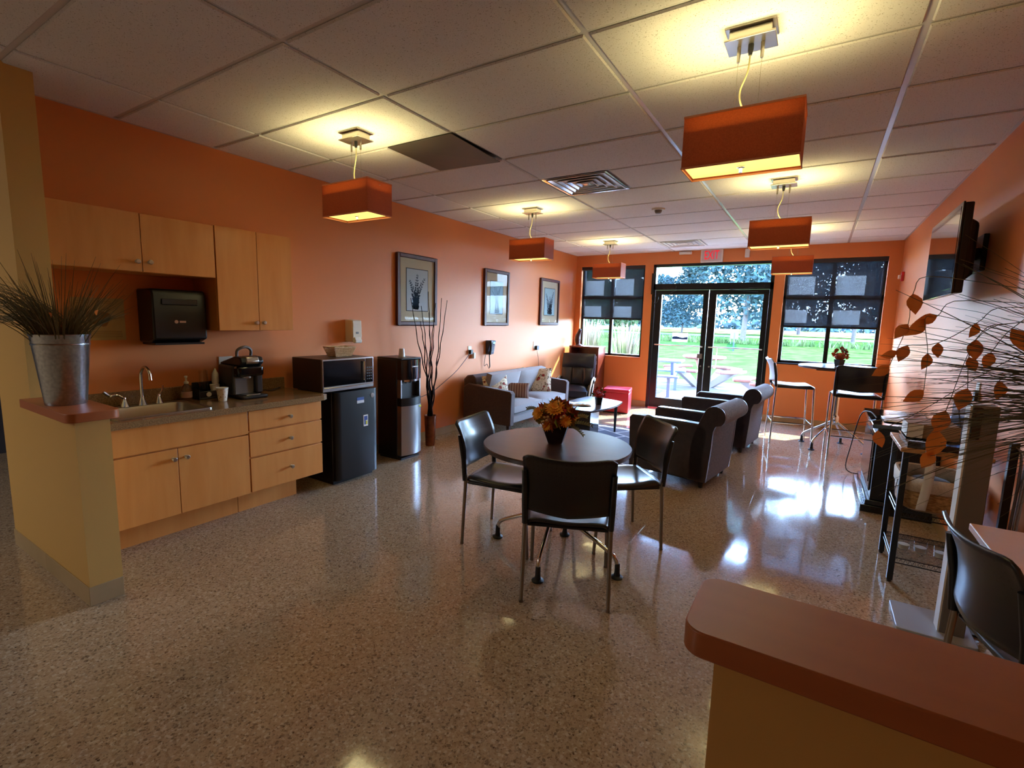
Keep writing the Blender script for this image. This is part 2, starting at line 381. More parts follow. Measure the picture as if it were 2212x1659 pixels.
# full-height yellow stub and the low yellow wall with its cap, left
struct('wall_stub_left', box(-3.24, -2.66, -0.62, -0.481, 0, H+0.01), yellow)
hw = thing('half_wall', 'low yellow partition at left with a cherry cap under the grass-filled bucket', 'partition', (-2.35, -0.55, 0))
MB().box(-2.66, -2.03, -0.62, -0.481, 0, 0.955).build('body', yellow, hw, W=True)
def cap_pts(x0, x1, y0, y1, r=0.035, corners=(1, 1, 1, 1)):
    p = []
    for (cx, cy, a0, on) in ((x0, y0, 180, corners[0]), (x1, y0, 270, corners[1]), (x1, y1, 0, corners[2]), (x0, y1, 90, corners[3])):
        if not on: p.append((cx, cy)); continue
        ox = cx+(r if cx == x0 else -r); oy = cy+(r if cy == y0 else -r)
        for k in range(7): a = math.radians(a0+15*k); p.append((ox+r*math.cos(a), oy+r*math.sin(a)))
    return p
MB().prism(cap_pts(-2.66, -1.97, -0.665, -0.45, 0.04, (0, 1, 1, 0)), 0.955, 1.0).build('cap', cherry_top, hw, W=True, bevel=0.003)
MB().box(-2.66, -2.026, -0.626, -0.62, 0, 0.10).box(-2.03, -2.024, -0.626, -0.481, 0, 0.10).build('cove_base', basevinyl, hw, W=True, bevel=0.002)
struct('baseboard_stub', box(-3.24, -2.66, -0.626, -0.62, 0, 0.10), basevinyl)
# right foreground partition
hr = thing('half_wall', 'low yellow partition in the right foreground topped by a broad cherry cap', 'partition', (1.4, -0.56, 0))
MB().box(0.865, XR, -0.63, -0.49, 0, 0.955).build('body', yellow, hr, W=True)
MB().prism(cap_pts(0.815, XR, -0.665, -0.462, 0.035, (1, 0, 0, 1)), 0.955, 1.0).build('cap', cherry_top, hr, W=True, bevel=0.003)
MB().box(0.859, XR, -0.636, -0.63, 0, 0.10).box(0.859, 0.865, -0.636, -0.49, 0, 0.10).build('cove_base', basevinyl, hr, W=True)
# back of the building (behind the camera) and the hall to the left
struct('wall_back', box(-6, 3.2, -8.1, -8, 0, H+.05), yellow)
struct('wall_hall', box(-6.1, -6, -8, 1.2, 0, H+.05).box(-6.1, -3.24, 0.9, 1.0, 0, H+.05), hallgrey)
bbm = MB().box(XL, XL+0.006, 1.13, YF, 0, 0.10).box(XL, XL+0.012, 1.13, YF, 0, 0.008)
struct('baseboard_left', bbm, basevinyl)
struct('baseboard_right', box(XR-0.006, XR, -0.49, YF, 0, 0.10), basevinyl)
struct('baseboard_front', box(XL, -1.56, YF-0.006, YF, 0, 0.10).box(0.32, XR, YF-0.006, YF, 0, 0.10), basevinyl)

# ------------------------------------------------------------------ windows, door
def window(n, x0, x1, z0, z1, zb, mid, tag_side):
    w = bpy.data.objects.new('window_%d' % n, None); C.objects.link(w); w['kind'] = 'structure'; w.location = ((x0+x1)/2, YF+0.1, z0)
    t = 0.045; y0, y1 = YF+0.075, YF+0.14
    f = MB().box(x0, x0+t, y0, y1, z0, z1).box(x1-t, x1, y0, y1, z0, z1).box(x0, x1, y0, y1, z1-t, z1).box(x0, x1, y0, y1, z0, z0+t)
    f.box(mid-.028, mid+.028, y0, y1, z0, z1).box(x0, x1, y0, y1, 1.92, 1.975)
    f.build('window_frame', blackmetal, w, W=True)
    MB().box(x0+.01, x1-.01, YF+0.105, YF+0.111, z0+.01, z1-.01).build('pane', glass, w, W=True)
    MB().box(x0-.001, x1+.001, YF-0.012, YF+0.075, z0-0.012, z0+0.006).build('window_sill', orange_end if n == 1 else blackmetal, w, W=True)
    b = thing('roller_shade', 'grey see-through roller shade half lowered in the %s window' % tag_side, 'window shade', ((x0+x1)/2, YF+0.045, zb))
    MB().box(x0+.005, x1-.005, YF+0.012, YF+0.07, z1-0.06, z1-.002).build('cassette', blinddark, b, W=True, bevel=0.004)
    MB().box(x0+.03, x1-.03, YF+0.040, YF+0.0412, zb, z1-0.05).build('cloth', shade_m, b, W=True)
    MB().box(x0+.03, x1-.03, YF+0.032, YF+0.05, zb-0.028, zb).build('hem_bar', blackmetal, b, W=True, bevel=0.003)
    return w
window(1, -2.92, -1.71, 0.875, 2.51, 1.575, -2.322, 'left')
window(2, 0.46, 1.71, 0.935, 2.51, 1.52, 1.09, 'right')
for x0, x1, z0, z1, tx in ((-2.86, -2.50, 1.99, 2.26, 'upper left sheet in the left window'), (-2.27, -1.93, 1.99, 2.28, 'upper right sheet in the left window'),
                           (-2.87, -2.53, 1.59, 1.79, 'lower left sheet in the left window'), (-2.28, -1.95, 1.59, 1.79, 'lower right sheet in the left window'),
                           (0.52, 0.86, 1.99, 2.26, 'upper left sheet in the right window'), (1.13, 1.48, 1.98, 2.26, 'upper right sheet in the right window'),
                           (0.50, 0.80, 1.56, 1.76, 'lower left sheet in the right window'), (1.13, 1.46, 1.55, 1.76, 'lower right sheet in the right window')):
    tag(MB().add([(x0, YF+.099, z0), (x1, YF+.099, z0), (x1, YF+.099, z1), (x0, YF+.099, z1)], [(0, 1, 2, 3)]).build('paper_sheet', winpaper), 'pale paper on the glass behind the shade, '+tx, 'paper', 'papers stuck on the window glass')
d = bpy.data.objects.new('door_1', None); C.objects.link(d); d['kind'] = 'structure'; d.location = (-0.62, YF+0.06, 0)
y0, y1 = YF+0.0, YF+0.11
MB().box(-1.56, -1.51, y0, y1, 0, 2.51).box(0.27, 0.32, y0, y1, 0, 2.51).box(-1.56, 0.32, y0, y1, 2.465, 2.51).box(-1.56, 0.32, y0, y1, 2.075, 2.18).build('door_frame', blackmetal, d, W=True)
MB().box(-1.51, 0.27, YF+0.05, YF+0.056, 2.18, 2.465).build('transom_pane', glass, d, W=True)
MB().box(-1.51, 0.27, y0-0.02, y1, 0, 0.018).build('threshold', nickel, d, W=True)
for x0, x1, gx0, gx1 in ((-1.505, -0.625, -1.395, -0.705), (-0.615, 0.265, -0.50, 0.19)):
    lf = MB().box(x0, gx0, y0+.02, y1-.03, 0.02, 2.07).box(gx1, x1, y0+.02, y1-.03, 0.02, 2.07).box(gx0, gx1, y0+.02, y1-.03, 1.995, 2.07).box(gx0, gx1, y0+.02, y1-.03, 0.02, 0.19).build('door_leaf', blackmetal, d, W=True)
    def sub(mb, nm, mt, **k):
        mb.v = [(a-d.location[0], b-d.location[1], c-d.location[2]) for a, b, c in mb.v]; o = mb.build(nm, mt, lf, **k); return o
    sub(box(gx0, gx1, YF+0.05, YF+0.056, 0.19, 1.995), 'pane', glass)
    a, b = (gx0-.06, gx1+.05)
    sub(MB().tube([(a, YF-0.035, 1.13), (b, YF-0.035, 1.13)], 0.011).tube([(a+.01, YF-0.035, 1.13), (a+.01, YF+0.03, 1.13)], 0.009).tube([(b-.01, YF-0.035, 1.13), (b-.01, YF+0.03, 1.13)], 0.009), 'push_bar', nickel)
    hx = gx1-0.015 if x0 < -1 else gx0+0.045; sgn = 1 if x0 < -1 else -1
    sub(MB().tube(spline([(hx+sgn*.03, YF+0.1, 1.12), (hx, YF+0.14, 1.10), (hx, YF+0.14, 0.80), (hx+sgn*.03, YF+0.1, 0.78)]), 0.009), 'pull_handle', nickel)
    cx = gx1+.035 if x0 < -1 else gx0-.035
    sub(MB().lathe([(0.0, 0), (0.014, 0), (0.014, 0.012), (0, 0.013)], (cx, YF+0.005, 0.80), 12, axis='y'), 'lock_cylinder', nickel)
    c0 = gx0+0.02 if x0 < -1 else gx1-0.22
    sub(MB().box(c0, c0+0.22, YF-0.03, YF+0.02, 2.095, 2.14).tube([(c0+.1, YF-.04, 2.09), (c0+.28*sgn, YF-.10, 2.07), (c0+.14, YF-.02, 2.03)], 0.006), 'door_closer', blackmetal, bevel=0.004)
    if x0 < -1: sub(box(-0.735, -0.655, YF-0.015, YF+0.025, 0.93, 1.01), 'latch_box', nickel, bevel=0.003)
st = thing('door_sticker', 'small white and blue notice sticker on the left door pane', 'sticker', (-1.05, YF+0.045, 1.19))
MB().add([(-1.18, YF+.047, 1.19), (-.915, YF+.047, 1.19), (-.915, YF+.047, 1.35), (-1.18, YF+.047, 1.35)], [(0, 1, 2, 3)]).build('sheet', winpaper, st, W=True)
blue = Mat('notice_blue', (30, 80, 150), 0.6).bump(50, .01)
wv_ = MB(); n = 12
wv_.prism([(-1.175+0.255*i/n, 1.278+0.010*math.sin(i*0.6)) for i in range(n+1)]+[(-0.92, 1.235), (-1.175, 1.235)], YF+0.0445, YF+0.0455, 'y')
wv_.build('blue_band', blue, st, W=True)
bd = MB().box(-1.18, -.915, YF+.0445, YF+.0455, 1.345, 1.35).box(-1.18, -1.176, YF+.0445, YF+.0455, 1.19, 1.35).box(-.919, -.915, YF+.0445, YF+.0455, 1.19, 1.35).box(-1.18, -.915, YF+.0445, YF+.0455, 1.19, 1.194)
bd.box(-1.165, -1.05, YF+.0445, YF+.0455, 1.325, 1.333).box(-1.165, -.94, YF+.0445, YF+.0455, 1.218, 1.228).box(-1.14, -.93, YF+.0445, YF+.0455, 1.198, 1.208)
for i in range(6): bd.box(-1.07+.022*i, -1.056+.022*i, YF+.0445, YF+.0455, 1.293, 1.313)
bd.build('print_marks', dkgrey, st, W=True)
tag(MB().lathe([(0.0, 0), (0.075, 0), (0.075, 0.002), (0, 0.002)], (-0.215, YF+0.044, 1.157), 24, axis='y').build('round_sticker', thin_glass('frosted_decal', (0.72, 0.86, 0.97), 0.6)), 'round pale blue decal on the right door pane', 'sticker')
# alarm cable loop at the door's upper left
tag(MB().tube(spline([(-1.555, YF-.01, 2.02), (-1.55, YF-.015, 1.90), (-1.50, YF-.02, 1.84), (-1.45, YF-.015, 1.90), (-1.45, YF, 2.02)]), 0.006).box(-1.575, -1.54, YF-.03, YF, 2.0, 2.36).build('door_cable_loop', blackmetal), 'dark armoured cable loop at the top left of the glass doors', 'cable')

ex = thing('exit_sign', 'white EXIT sign with red letters above the glass doors', 'exit sign', (-0.615, YF-0.04, 2.51))
MB().box(-0.785, -0.445, YF-0.055, YF, 2.512, 2.715).build('housing', white, ex, W=True, bevel=0.006)
MB().box(-0.765, -0.465, YF-0.058, YF-0.054, 2.53, 2.70).build('face_plate', Mat('exit_face', (206, 196, 190), 0.6).bump(60, 0.02), ex, W=True)
text('lettering', 'EXIT', 0.20, exitred, ex, (-0.615, YF-0.060, 2.617), (PI/2, 0, 0), 0.002, sx=0.56)
tag(box(-1.135, -0.935, YF-0.06, YF, 2.655, 2.70).box(-1.12, -0.95, YF-0.075, YF-0.06, 2.66, 2.69).build('motion_detector', white, bevel=0.008), 'flat white door release sensor left of the exit sign', 'sensor')
tag(box(-0.125, -0.055, YF-0.045, YF, 2.565, 2.70).build('alarm_sensor', white, bevel=0.012), 'upright white motion sensor right of the exit sign', 'sensor')

# ================================================================== CEILING FITTINGS
def pendant(x, y, label, zb=2.165):
    t = thing('pendant_lamp', label, 'lamp', (x, y, H), 0, 'terracotta box pendants')
    cp = MB().box(-.096, .096, -.068, .068, -.012, 0).box(-.08, .08, -.05, .05, -.05, -.012).box(-.096, .096, -.068, .068, -.058, -.05).build('canopy', nickel, t, bevel=0.002)
    for sx in (-1, 1): MB().lathe([(0, -.12), (.006, -.12), (.0075, -.09), (.0075, -.058)], (sx*.045, 0, 0), 10).build('cable_grip', nickel, cp)
    MB().lathe([(0, -.10), (.007, -.10), (.011, -.08), (.011, -.058)], (0, 0, 0), 10).build('cord_grip', dkgrey, cp)
    zt = zb-H+.215; zl = zb-H
    for sx in (-1, 1): MB().tube([(sx*.045, 0, -.11), (sx*.045, 0, zt-.01)], 0.0009, 5).build('suspension_wire', nickel, t)
    MB().tube(spline([(0, 0, -.09), (-.005, .004, -.16), (-.03, .01, -.23), (-.02, .0, -.29), (.012, 0, zt-.0)]), 0.0035, 7).build('power_cord', cord_w, t)
    w, dd = .225, .107
    sh = MB()
    sh.add([(-w, -dd, zl), (w, -dd, zl), (w, dd, zl), (-w, dd, zl), (-w, -dd, zt), (w, -dd, zt), (w, dd, zt), (-w, dd, zt)], [(0, 1, 5, 4), (1, 2, 6, 5), (2, 3, 7, 6), (3, 0, 4, 7)])
    s = sh.build('lamp_shade', lampfab, t, smooth=0)
    tp = MB(); e = .0015
    for z0, z1 in ((zl-.001, zl+.007), (zt-.007, zt+.001)):
        tp.box(-w-e, w+e, -dd-e, -dd+e, z0, z1).box(-w-e, w+e, dd-e, dd+e, z0, z1).box(-w-e, -w+e, -dd, dd, z0, z1).box(w-e, w+e, -dd, dd, z0, z1)
    tp.build('trim_tape', trimlight, s)
    MB().box(-w+.006, w-.006, -dd+.006, dd-.006, zl+.012, zl+.015).build('diffuser', diff_m, t)
    MB().lathe([(0, -.018), (.007, -.018), (.007, .0), (.016, .002), (.016, .006), (0, .007)], (0, 0, zl+.004), 14).build('finial', nickel, t)
    MB().box(-w, w, -.006, .006, zt-.03, zt-.026).tube([(0, 0, zt-.03), (0, 0, zl+.01)], .005, 8).build('spider_bar', nickel, t)
    for sx in (-1, 1): MB().ball((sx*.11, 0, zt-.09), .028).build('bulb', bulb_m, t)
    return t
pend = pendant(0.615, 0.925, 'large nearest terracotta box pendant, upper right of the view')
plist = [((-1.80, 0.91), 'terracotta box pendant nearest the kitchen cabinets'), ((0.61, 3.33), 'middle terracotta pendant of the right-hand row'),
         ((0.61, 5.75), 'farthest terracotta pendant of the right-hand row, before the right window'), ((-1.83, 3.37), 'middle terracotta pendant of the left-hand row, above the framed pictures'),
         ((-1.83, 5.76), 'farthest terracotta pendant of the left-hand row, before the left window')]
for (x, y), lb in plist: dup(pend, (x, y, H), 0, lb)
def plight(x, y, up=True):
    l = bpy.data.lights.new('pendant_bulb_light', 'AREA'); l.shape = 'RECTANGLE'; l.size = 0.40; l.size_y = 0.17
    l.energy = 3.0 if up else 0.5; l.color = (1.0, 0.86, 0.36) if up else (1.0, 0.86, 0.45)
    o = bpy.data.objects.new('pendant_bulb_light', l); C.objects.link(o)
    o.location = (x, y, 2.31 if up else 2.172); o.rotation_euler = (PI, 0, 0) if up else (0, 0, 0)
for x, y in [(0.615, 0.925)]+[p[0] for p in plist]: plight(x, y); plight(x, y, False)
# unseen lights added in the hall behind the camera to brighten the kitchen side
fill_lens = Mat('fill_troffer_lens', (240, 244, 240), 0.4, emit=(255, 250, 242), estr=7.0).bump(60, .02)
for i, (x, y) in enumerate(((-4.27, -3.355), (-4.27, -4.575))):
    t = thing('fill_troffer', 'added recessed fill light in the hall behind, out of view, %s' % ('nearest the low wall at left', 'second from the low wall')[i], 'ceiling light', (x, y, H), 0, 'added hall fill lights')
    MB().box(-.59, .59, -.285, .285, -.012, -.006).build('lens', fill_lens, t)
    MB().box(-.61, .61, -.305, -.285, -.016, -.004).box(-.61, .61, .285, .305, -.016, -.004).box(-.61, -.59, -.3, .3, -.016, -.004).box(.59, .61, -.3, .3, -.016, -.004).build('frame', tee, t)

def diffuser(x0, y0, mat, label):
    s = 0.59; t = thing('air_diffuser', label, 'air vent', (x0+.305, y0+.305, H))
    f = MB()
    def ring(r, w, z0, z1):
        f.add([(-r, -r, z0), (r, -r, z0), (r, r, z0), (-r, r, z0), (-r+w, -r+w, z1), (r-w, -r+w, z1), (r-w, r-w, z1), (-r+w, r-w, z1)], [(0, 1, 5, 4), (1, 2, 6, 5), (2, 3, 7, 6), (3, 0, 4, 7)])
    ring(.298, .03, -.006, -.004)
    f.build('frame', mat, t, smooth=0, solid=.002)
    for i, r in enumerate((.268, .205, .142, .080)):
        f = MB(); ring(r, .05, -.008, .024)
        lv = f.build('louver', mat, t, smooth=0, solid=.001)
        e = MB()
        for a, b, c, d in ((-r, r, -r-.004, -r+.004), (-r, r, r-.004, r+.004), (-r-.004, -r+.004, -r, r), (r-.004, r+.004, -r, r)): e.box(a, b, c, d, -.011, -.007)
        e.build('lip', tee, lv)
    MB().box(-.03, .03, -.03, .03, -.006, -.003).build('centre_plate', mat, t)
    MB().box(-.27, .27, -.27, .27, .028, .03).build('duct', black, t)
diffuser(-1.22+.0, 2.44, chrome, 'shiny square ceiling air vent before the left window pendants')
diffuser(-1.22, 6.10, white, 'white square ceiling air vent near the exit sign')
gr = thing('ceiling_panel', 'dark metal square ceiling panel hanging slightly ajar beside the first kitchen pendant', 'ceiling panel', (-1.525, 1.525, H))
MB().add([(-.30, -.30, -.004), (.29, -.30, -.004), (.30, .28, -.028), (-.30, .285, -.010), (-.30, -.30, .0), (.29, -.30, .0), (.30, .28, -.024), (-.30, .285, -.006)],
         [(0, 1, 2, 3), (4, 5, 6, 7), (0, 1, 5, 4), (1, 2, 6, 5), (2, 3, 7, 6), (3, 0, 4, 7)]).build('plate', Mat('dull_metal_panel', (104, 98, 90), 0.5, metal=0.5).bump(40, .03), gr, smooth=0)
MB().box(-.30, .30, -.30, .305, .0, .003).build('opening', black, gr)
sm = thing('smoke_detector', 'round white smoke detector on the ceiling beyond the shiny vent', 'smoke detector', (-0.608, 3.95, H))
MB().lathe([(0, -.02), (.065, -.02), (.07, -.012), (.07, -.004)], (0, 0, 0)).build('base', white, sm)
MB().lathe([(0, -.052), (.026, -.052), (.034, -.044), (.04, -.022)], (0, 0, 0)).build('sensor_head', grey, sm)
#@@PART2
# ================================================================== KITCHEN RUN (left)
FX = -2.43
def knob(parent, y, z, x=FX):
    mb = MB().lathe([(0.010, 0), (0.006, 0.004), (0.005, 0.014), (0.013, 0.020), (0.015, 0.026), (0.011, 0.031), (0, 0.032)], (0, 0, 0), 14, axis='x')
    mb.v = [(a+x, b+y, c+z) for a, b, c in mb.v]
    L = parent['_off'] if '_off' in parent else (0, 0, 0)
    mb.v = [(a-L[0], b-L[1], c-L[2]) for a, b, c in mb.v]
    return mb.build('knob', nickel, parent)
def front(parent, name, y0, y1, z0, z1, x=FX, kn=None):
    o = box(x-.019, x, y0+.0018, y1-.0018, z0+.0018, z1-.0018).build(name, maple, parent, W=True, bevel=0.0015)
    if kn:
        L = parent.location; mb = MB().lathe([(0.010, 0), (0.006, 0.004), (0.005, 0.014), (0.013, 0.020), (0.015, 0.026), (0.011, 0.031), (0, 0.032)], (0, 0, 0), 14, axis='x')
        mb.v = [(a+x-L[0], b+kn[0]-L[1], c+kn[1]-L[2]) for a, b, c in mb.v]; mb.build('knob', nickel, o)
    return o
sb = thing('sink_cabinet', 'maple sink base cabinet with two doors under the kitchen sink', 'cabinet', (-2.73, 0.0, 0))
MB().box(XL+.002, FX-.021, -0.475, -0.457, .19, .80).box(XL+.002, FX-.021, .427, .443, .19, .80).box(XL+.002, FX-.021, -0.475, .443, .185, .20).box(FX-.05, FX-.021, -0.475, .443, .60, .64).build('body', maple, sb, W=True)
MB().box(XL+.002, -2.62, -0.475, .443, 0, .188).build('toe_kick', maple, sb, W=True)
front(sb, 'false_front', -0.475, .443, .632, .80)
front(sb, 'door', -0.475, -0.016, .19, .626, kn=(-0.045, .562)); front(sb, 'door', -0.016, .443, .19, .626, kn=(.030, .562))
dc = thing('drawer_cabinet', 'maple three-drawer base cabinet beside the black refrigerator', 'cabinet', (-2.73, .75, 0))
MB().box(XL+.002, FX-.021, .447, 1.053, .19, .80).build('body', maple, dc, W=True)
MB().box(XL+.002, -2.62, .447, .93, 0, .188).build('toe_kick', maple, dc, W=True)
for z0, z1, zk in ((.648, .797, .716), (.455, .640, .545), (.192, .447, .318)): front(dc, 'drawer', .449, 1.053, z0, z1, kn=(.765, zk))
# countertop with a cut-out for the sink
ct = thing('countertop', 'brown speckled laminate worktop with a clipped corner over the maple cabinets', 'countertop', (-2.7, .3, .80))
sx0, sx1, sy0, sy1 = -2.875, -2.49, -0.30, 0.225
MB().box(XL, sx0, -0.478, 1.11, .803, .845).box(sx1, -2.40, -0.478, 1.06, .803, .845).box(sx0, sx1, -0.478, sy0, .803, .845).box(sx0, sx1, sy1, 1.11, .803, .845)\
    .prism([(sx1, 1.06), (-2.40, 1.06), (-2.435, 1.11), (sx1, 1.11)], .803, .845).build('worktop', granite, ct, W=True, smooth=0)
MB().box(XL, XL+.018, -0.478, 1.11, .845, .94).build('backsplash', granite, ct, W=True, bevel=0.003)
sk = thing('kitchen_sink', 'stainless steel drop-in sink in the brown worktop', 'sink', (-2.68, -0.04, .845))
g = MB()
def rr(x0, x1, y0, y1, r, z):
    return [(px, py, z) for px, py in cap_pts(x0, x1, y0, y1, r)]
rings = [rr(sx0-.055, sx1+.015, sy0-.015, sy1+.015, .03, .846), rr(sx0-.055, sx1+.015, sy0-.015, sy1+.015, .03, .853), rr(sx0+.006, sx1-.006, sy0+.006, sy1-.006, .05, .851), rr(sx0+.012, sx1-.012, sy0+.012, sy1-.012, .05, .835), rr(sx0+.03, sx1-.03, sy0+.03, sy1-.03, .05, .70), rr(sx0+.14, sx1-.14, sy0+.2, sy1-.2, .04, .695)]
n = 28
for i in range(5):
    g.add(rings[i]+rings[i+1], [(k, (k+1) % n, n+(k+1) % n, n+k) for k in range(n)])
g.add(rings[5], [tuple(range(n))])
g.build('bowl', sinksteel, sk, W=True)
MB().lathe([(0, .7), (.03, .7), (.04, .705)], (-2.68, -.04, 0)).build('drain', chrome, sk, W=True)
fa = thing('faucet', 'chrome gooseneck faucet with two lever handles behind the sink', 'faucet', (-2.905, -.01, .845))
MB().lathe([(0.032, 0), (.03, .006), (.02, .03), (.012, .05), (.010, .06)], (-2.905, -.01, .853)).tube(spline([(-2.905, -.01, .90), (-2.905, -.01, 1.03), (-2.895, -.008, 1.08), (-2.85, -.004, 1.115), (-2.80, 0.0, 1.085), (-2.79, 0.002, 1.03)]), 0.010, 10).build('spout', chrome, fa, W=True)
for y, pts, col in ((-.11, [(-2.905, -.11, .905), (-2.90, -.15, .935), (-2.90, -.19, .935), (-2.895, -.225, .965)], 1), (.09, [(-2.905, .09, .905), (-2.90, .11, .94), (-2.90, .115, .975)], 0)):
    hd = MB().lathe([(0.028, 0), (.026, .006), (.017, .03), (.009, .05), (.008, .062), (0, .065)], (-2.905, y, .853)).tube(spline(pts), [.007]*12+[.009]*7 if len(pts) == 4 else .006, 8).build('lever_handle', chrome, fa, W=True)
# upper cabinets
u1 = thing('wall_cabinet', 'short wide two-door maple wall cabinet above the towel dispenser', 'cabinet', (-2.86, -.03, 1.73))
UX = -2.69
box(XL+.002, UX-.021, -.478, .408, 1.732, 2.094).build('body', maple, u1, W=True)
front(u1, 'door', -.478, -.035, 1.732, 2.094, UX, (-.066, 1.795)); front(u1, 'door', -.035, .406, 1.732, 2.094, UX, (.002, 1.797))
u2 = thing('wall_cabinet', 'tall two-door maple wall cabinet above the coffee maker', 'cabinet', (-2.86, .7, 1.36))
box(XL+.002, UX-.021, .412, 1.0, 1.361, 2.10).build('body', maple, u2, W=True)
front(u2, 'door', .412, .713, 1.361, 2.10, UX, (.682, 1.421)); front(u2, 'door', .713, 1.0, 1.361, 2.10, UX, (.742, 1.422))
td = thing('towel_dispenser', 'black paper towel dispenser under the short wall cabinet', 'dispenser', (-2.91, .21, 1.28))
MB().prism([(XL, 1.275), (-2.87, 1.275), (-2.80, 1.30), (-2.80, 1.345), (-2.80, 1.60), (-2.82, 1.64), (XL, 1.64)], .045, .385, 'y').build('cover', black, td, W=True, bevel=0.012)
MB().box(-2.80, -2.792, .10, .325, 1.535, 1.575).build('window_slot', dkgrey, td, W=True, bevel=0.006)
MB().box(-2.99, -2.80, .05, .36, 1.262, 1.275).build('tear_bar', black, td, W=True)
MB().lathe([(0, 0), (.012, 0), (.012, .002), (0, .002)], (-2.80, .185, 1.42), 16, axis='x').box(-2.80, -2.798, .205, .245, 1.413, 1.427).build('emblem', nickel, td, W=True)
ps = thing('wall_notice', 'tan poster with a brown drawing taped behind the grass-filled bucket', 'poster', (XL, -.17, 1.29))
box(XL, XL+.003, -.31, -.03, 1.29, 1.565).build('sheet', oldpaper, ps, W=True)
MB().prism([(-.17+.062*math.cos(a)*(1+.15*math.sin(3*a)), 1.435+.058*math.sin(a)*(1+.2*math.cos(2*a+1))) for a in [k*PI/10 for k in range(20)]], XL+.003, XL+.0035, 'x').build('drawing', Mat('sepia_ink', (140, 100, 62), .8).bump(50, .01), ps, W=True)
lines = MB()
for z in (1.31, 1.322, 1.334, 1.345, 1.53, 1.542): lines.box(XL+.003, XL+.0034, -.29, -.05 if z < 1.5 else -.1, z, z+.004)
lines.build('print_marks', Mat('sepia_ink_faint', (160, 126, 84), .8).bump(50, .01), ps, W=True)

def outlet(label, y, z, x=XL, s=1, w=.075, extra=True):
    o = thing('wall_outlet', label, 'outlet', (x, y, z), 0 if s > 0 else PI)
    MB().box(0, .007, -w/2, w/2, -.06, .06).build('cover_plate', ivory, o, bevel=0.003)
    for dz in (-.022, .022): MB().box(.007, .0085, -.016, .016, dz-.013, dz+.013).box(.0085, .0088, -.008, -.005, dz-.005, dz+.006).box(.0085, .0088, .005, .008, dz-.005, dz+.006).build('socket', [ivory, black], o)
    return o
outlet('ivory wall outlet on the orange wall behind the coffee maker', .62, 1.085, w=.11)
outlet('ivory wall outlet with cords beside the wall phone', 3.85, 1.065)
outlet('ivory wall outlet with a black adapter above the sofa', 5.64, 1.085)
outlet('ivory wall outlet on the right wall above the black cabinet', 2.71, 1.12, XR, -1)

# things on the worktop
cz = .846
so = thing('soap_bottle', 'clear hand soap bottle with a white pump beside the sink', 'bottle', (-2.93, .28, cz))
MB().lathe([(0.030, 0), (.034, .006), (.034, .07), (.028, .10), (.014, .118), (.014, .125)], (0, 0, 0), 20).build('bottle', Mat('amber_clear_plastic', (150, 110, 90), .15, trans=.6).bump(30, .01), so)
MB().lathe([(.016, .122), (.016, .135), (.007, .14), (.006, .165), (.012, .17), (.010, .178), (0, .18)], (0, 0, 0), 14).tube([(0, 0, .172), (.03, -.012, .174), (.042, -.017, .166)], .005).build('pump', white, so)
MB().lathe([(.0345, .02), (.0345, .065)], (0, 0, 0), 20, cap=False).build('label', Mat('soap_label', (190, 150, 140), .5).bump(40, .01), so)
ho = thing('coffee_caddy', 'black caddy holding cups, stirrers and a clear funnel left of the coffee maker', 'caddy', (-2.92, .405, cz))
MB().box(-.055, .06, -.07, .11, 0, .012).box(-.055, .06, -.07, -.064, 0, .075).box(-.055, .06, .104, .11, 0, .11).box(.052, .058, -.07, .11, 0, .06).box(-.055, -.049, -.07, .11, 0, .12).build('tray', black, ho, bevel=0.003)
MB().lathe([(0, 0), (.018, 0), (.018, .002), (0, .002)], (.058, -.005, .035), 20, axis='x').build('emblem', white, ho)
MB().grid(lambda u, v: (-.02+.03*math.sin(u*2*PI), .0+.03*math.cos(u*2*PI), .02+.19*v), 16, 2).lathe([(.008, .22), (.028, .12)], (0, 0, 0), 16, cap=False).build('clear_funnel', clearglass, ho)
MB().lathe([(0, 0), (.045, .001), (.05, .004), (0, .006)], (0, -.045, .075), 20, axis='y').build('lid', clearglass, ho)
MB().lathe([(.022, .015), (.034, .10), (.036, .10)], (.012, .062, 0), 18).build('paper_cup', paper, ho)
MB().lathe([(0, 0), (.02, .004), (.026, .03), (.022, .09), (.004, .13), (0, .13)], (-.01, .08, .09), 14).build('napkin_stack', white, ho)
cu = thing('paper_cup', 'patterned white paper coffee cup standing in front of the coffee maker', 'cup', (-2.70, .415, cz))
cupm = Mat('cup_print', (236, 226, 206), .6)
nz = cupm.n('ShaderNodeTexVoronoi', i_Scale=55.0); cupm.l(cupm.coord(), nz.inputs[0])
cupm.l(cupm.ramp(nz.outputs['Distance'], [(0, (120, 80, 50)), (.22, (210, 180, 140)), (.32, (240, 232, 214))]), cupm.b.inputs['Base Color'])
MB().lathe([(.027, 0), (.039, .095), (.0375, .095), (.026, .004), (0, .004)], (0, 0, 0), 24).build('cup_wall', cupm, cu)
MB().lathe([(.038, .095), (.041, .098), (.039, .101), (.0365, .098)], (0, 0, 0), 24).build('rim', white, cu)
cm = thing('coffee_maker', 'black single-cup coffee maker with a silver handle on the brown worktop', 'coffee maker', (-2.80, .625, cz), 0)
MB().box(-.17, .05, -.10, .10, .012, .25).build('body', dkgrey, cm, bevel=0.02, seg=3)
MB().box(-.16, .17, -.10, .10, 0, .028).build('base', black, cm, bevel=0.010)
MB().box(.05, .105, .045, .10, .03, .24).build('column', dkgrey, cm, bevel=0.012)
MB().box(.05, .07, -.10, .045, .03, .165).build('splash_back', grey, cm, bevel=0.004)
MB().box(.045, .13, -.10, .10, .165, .25).build('brew_head', blackgloss, cm, bevel=0.02)
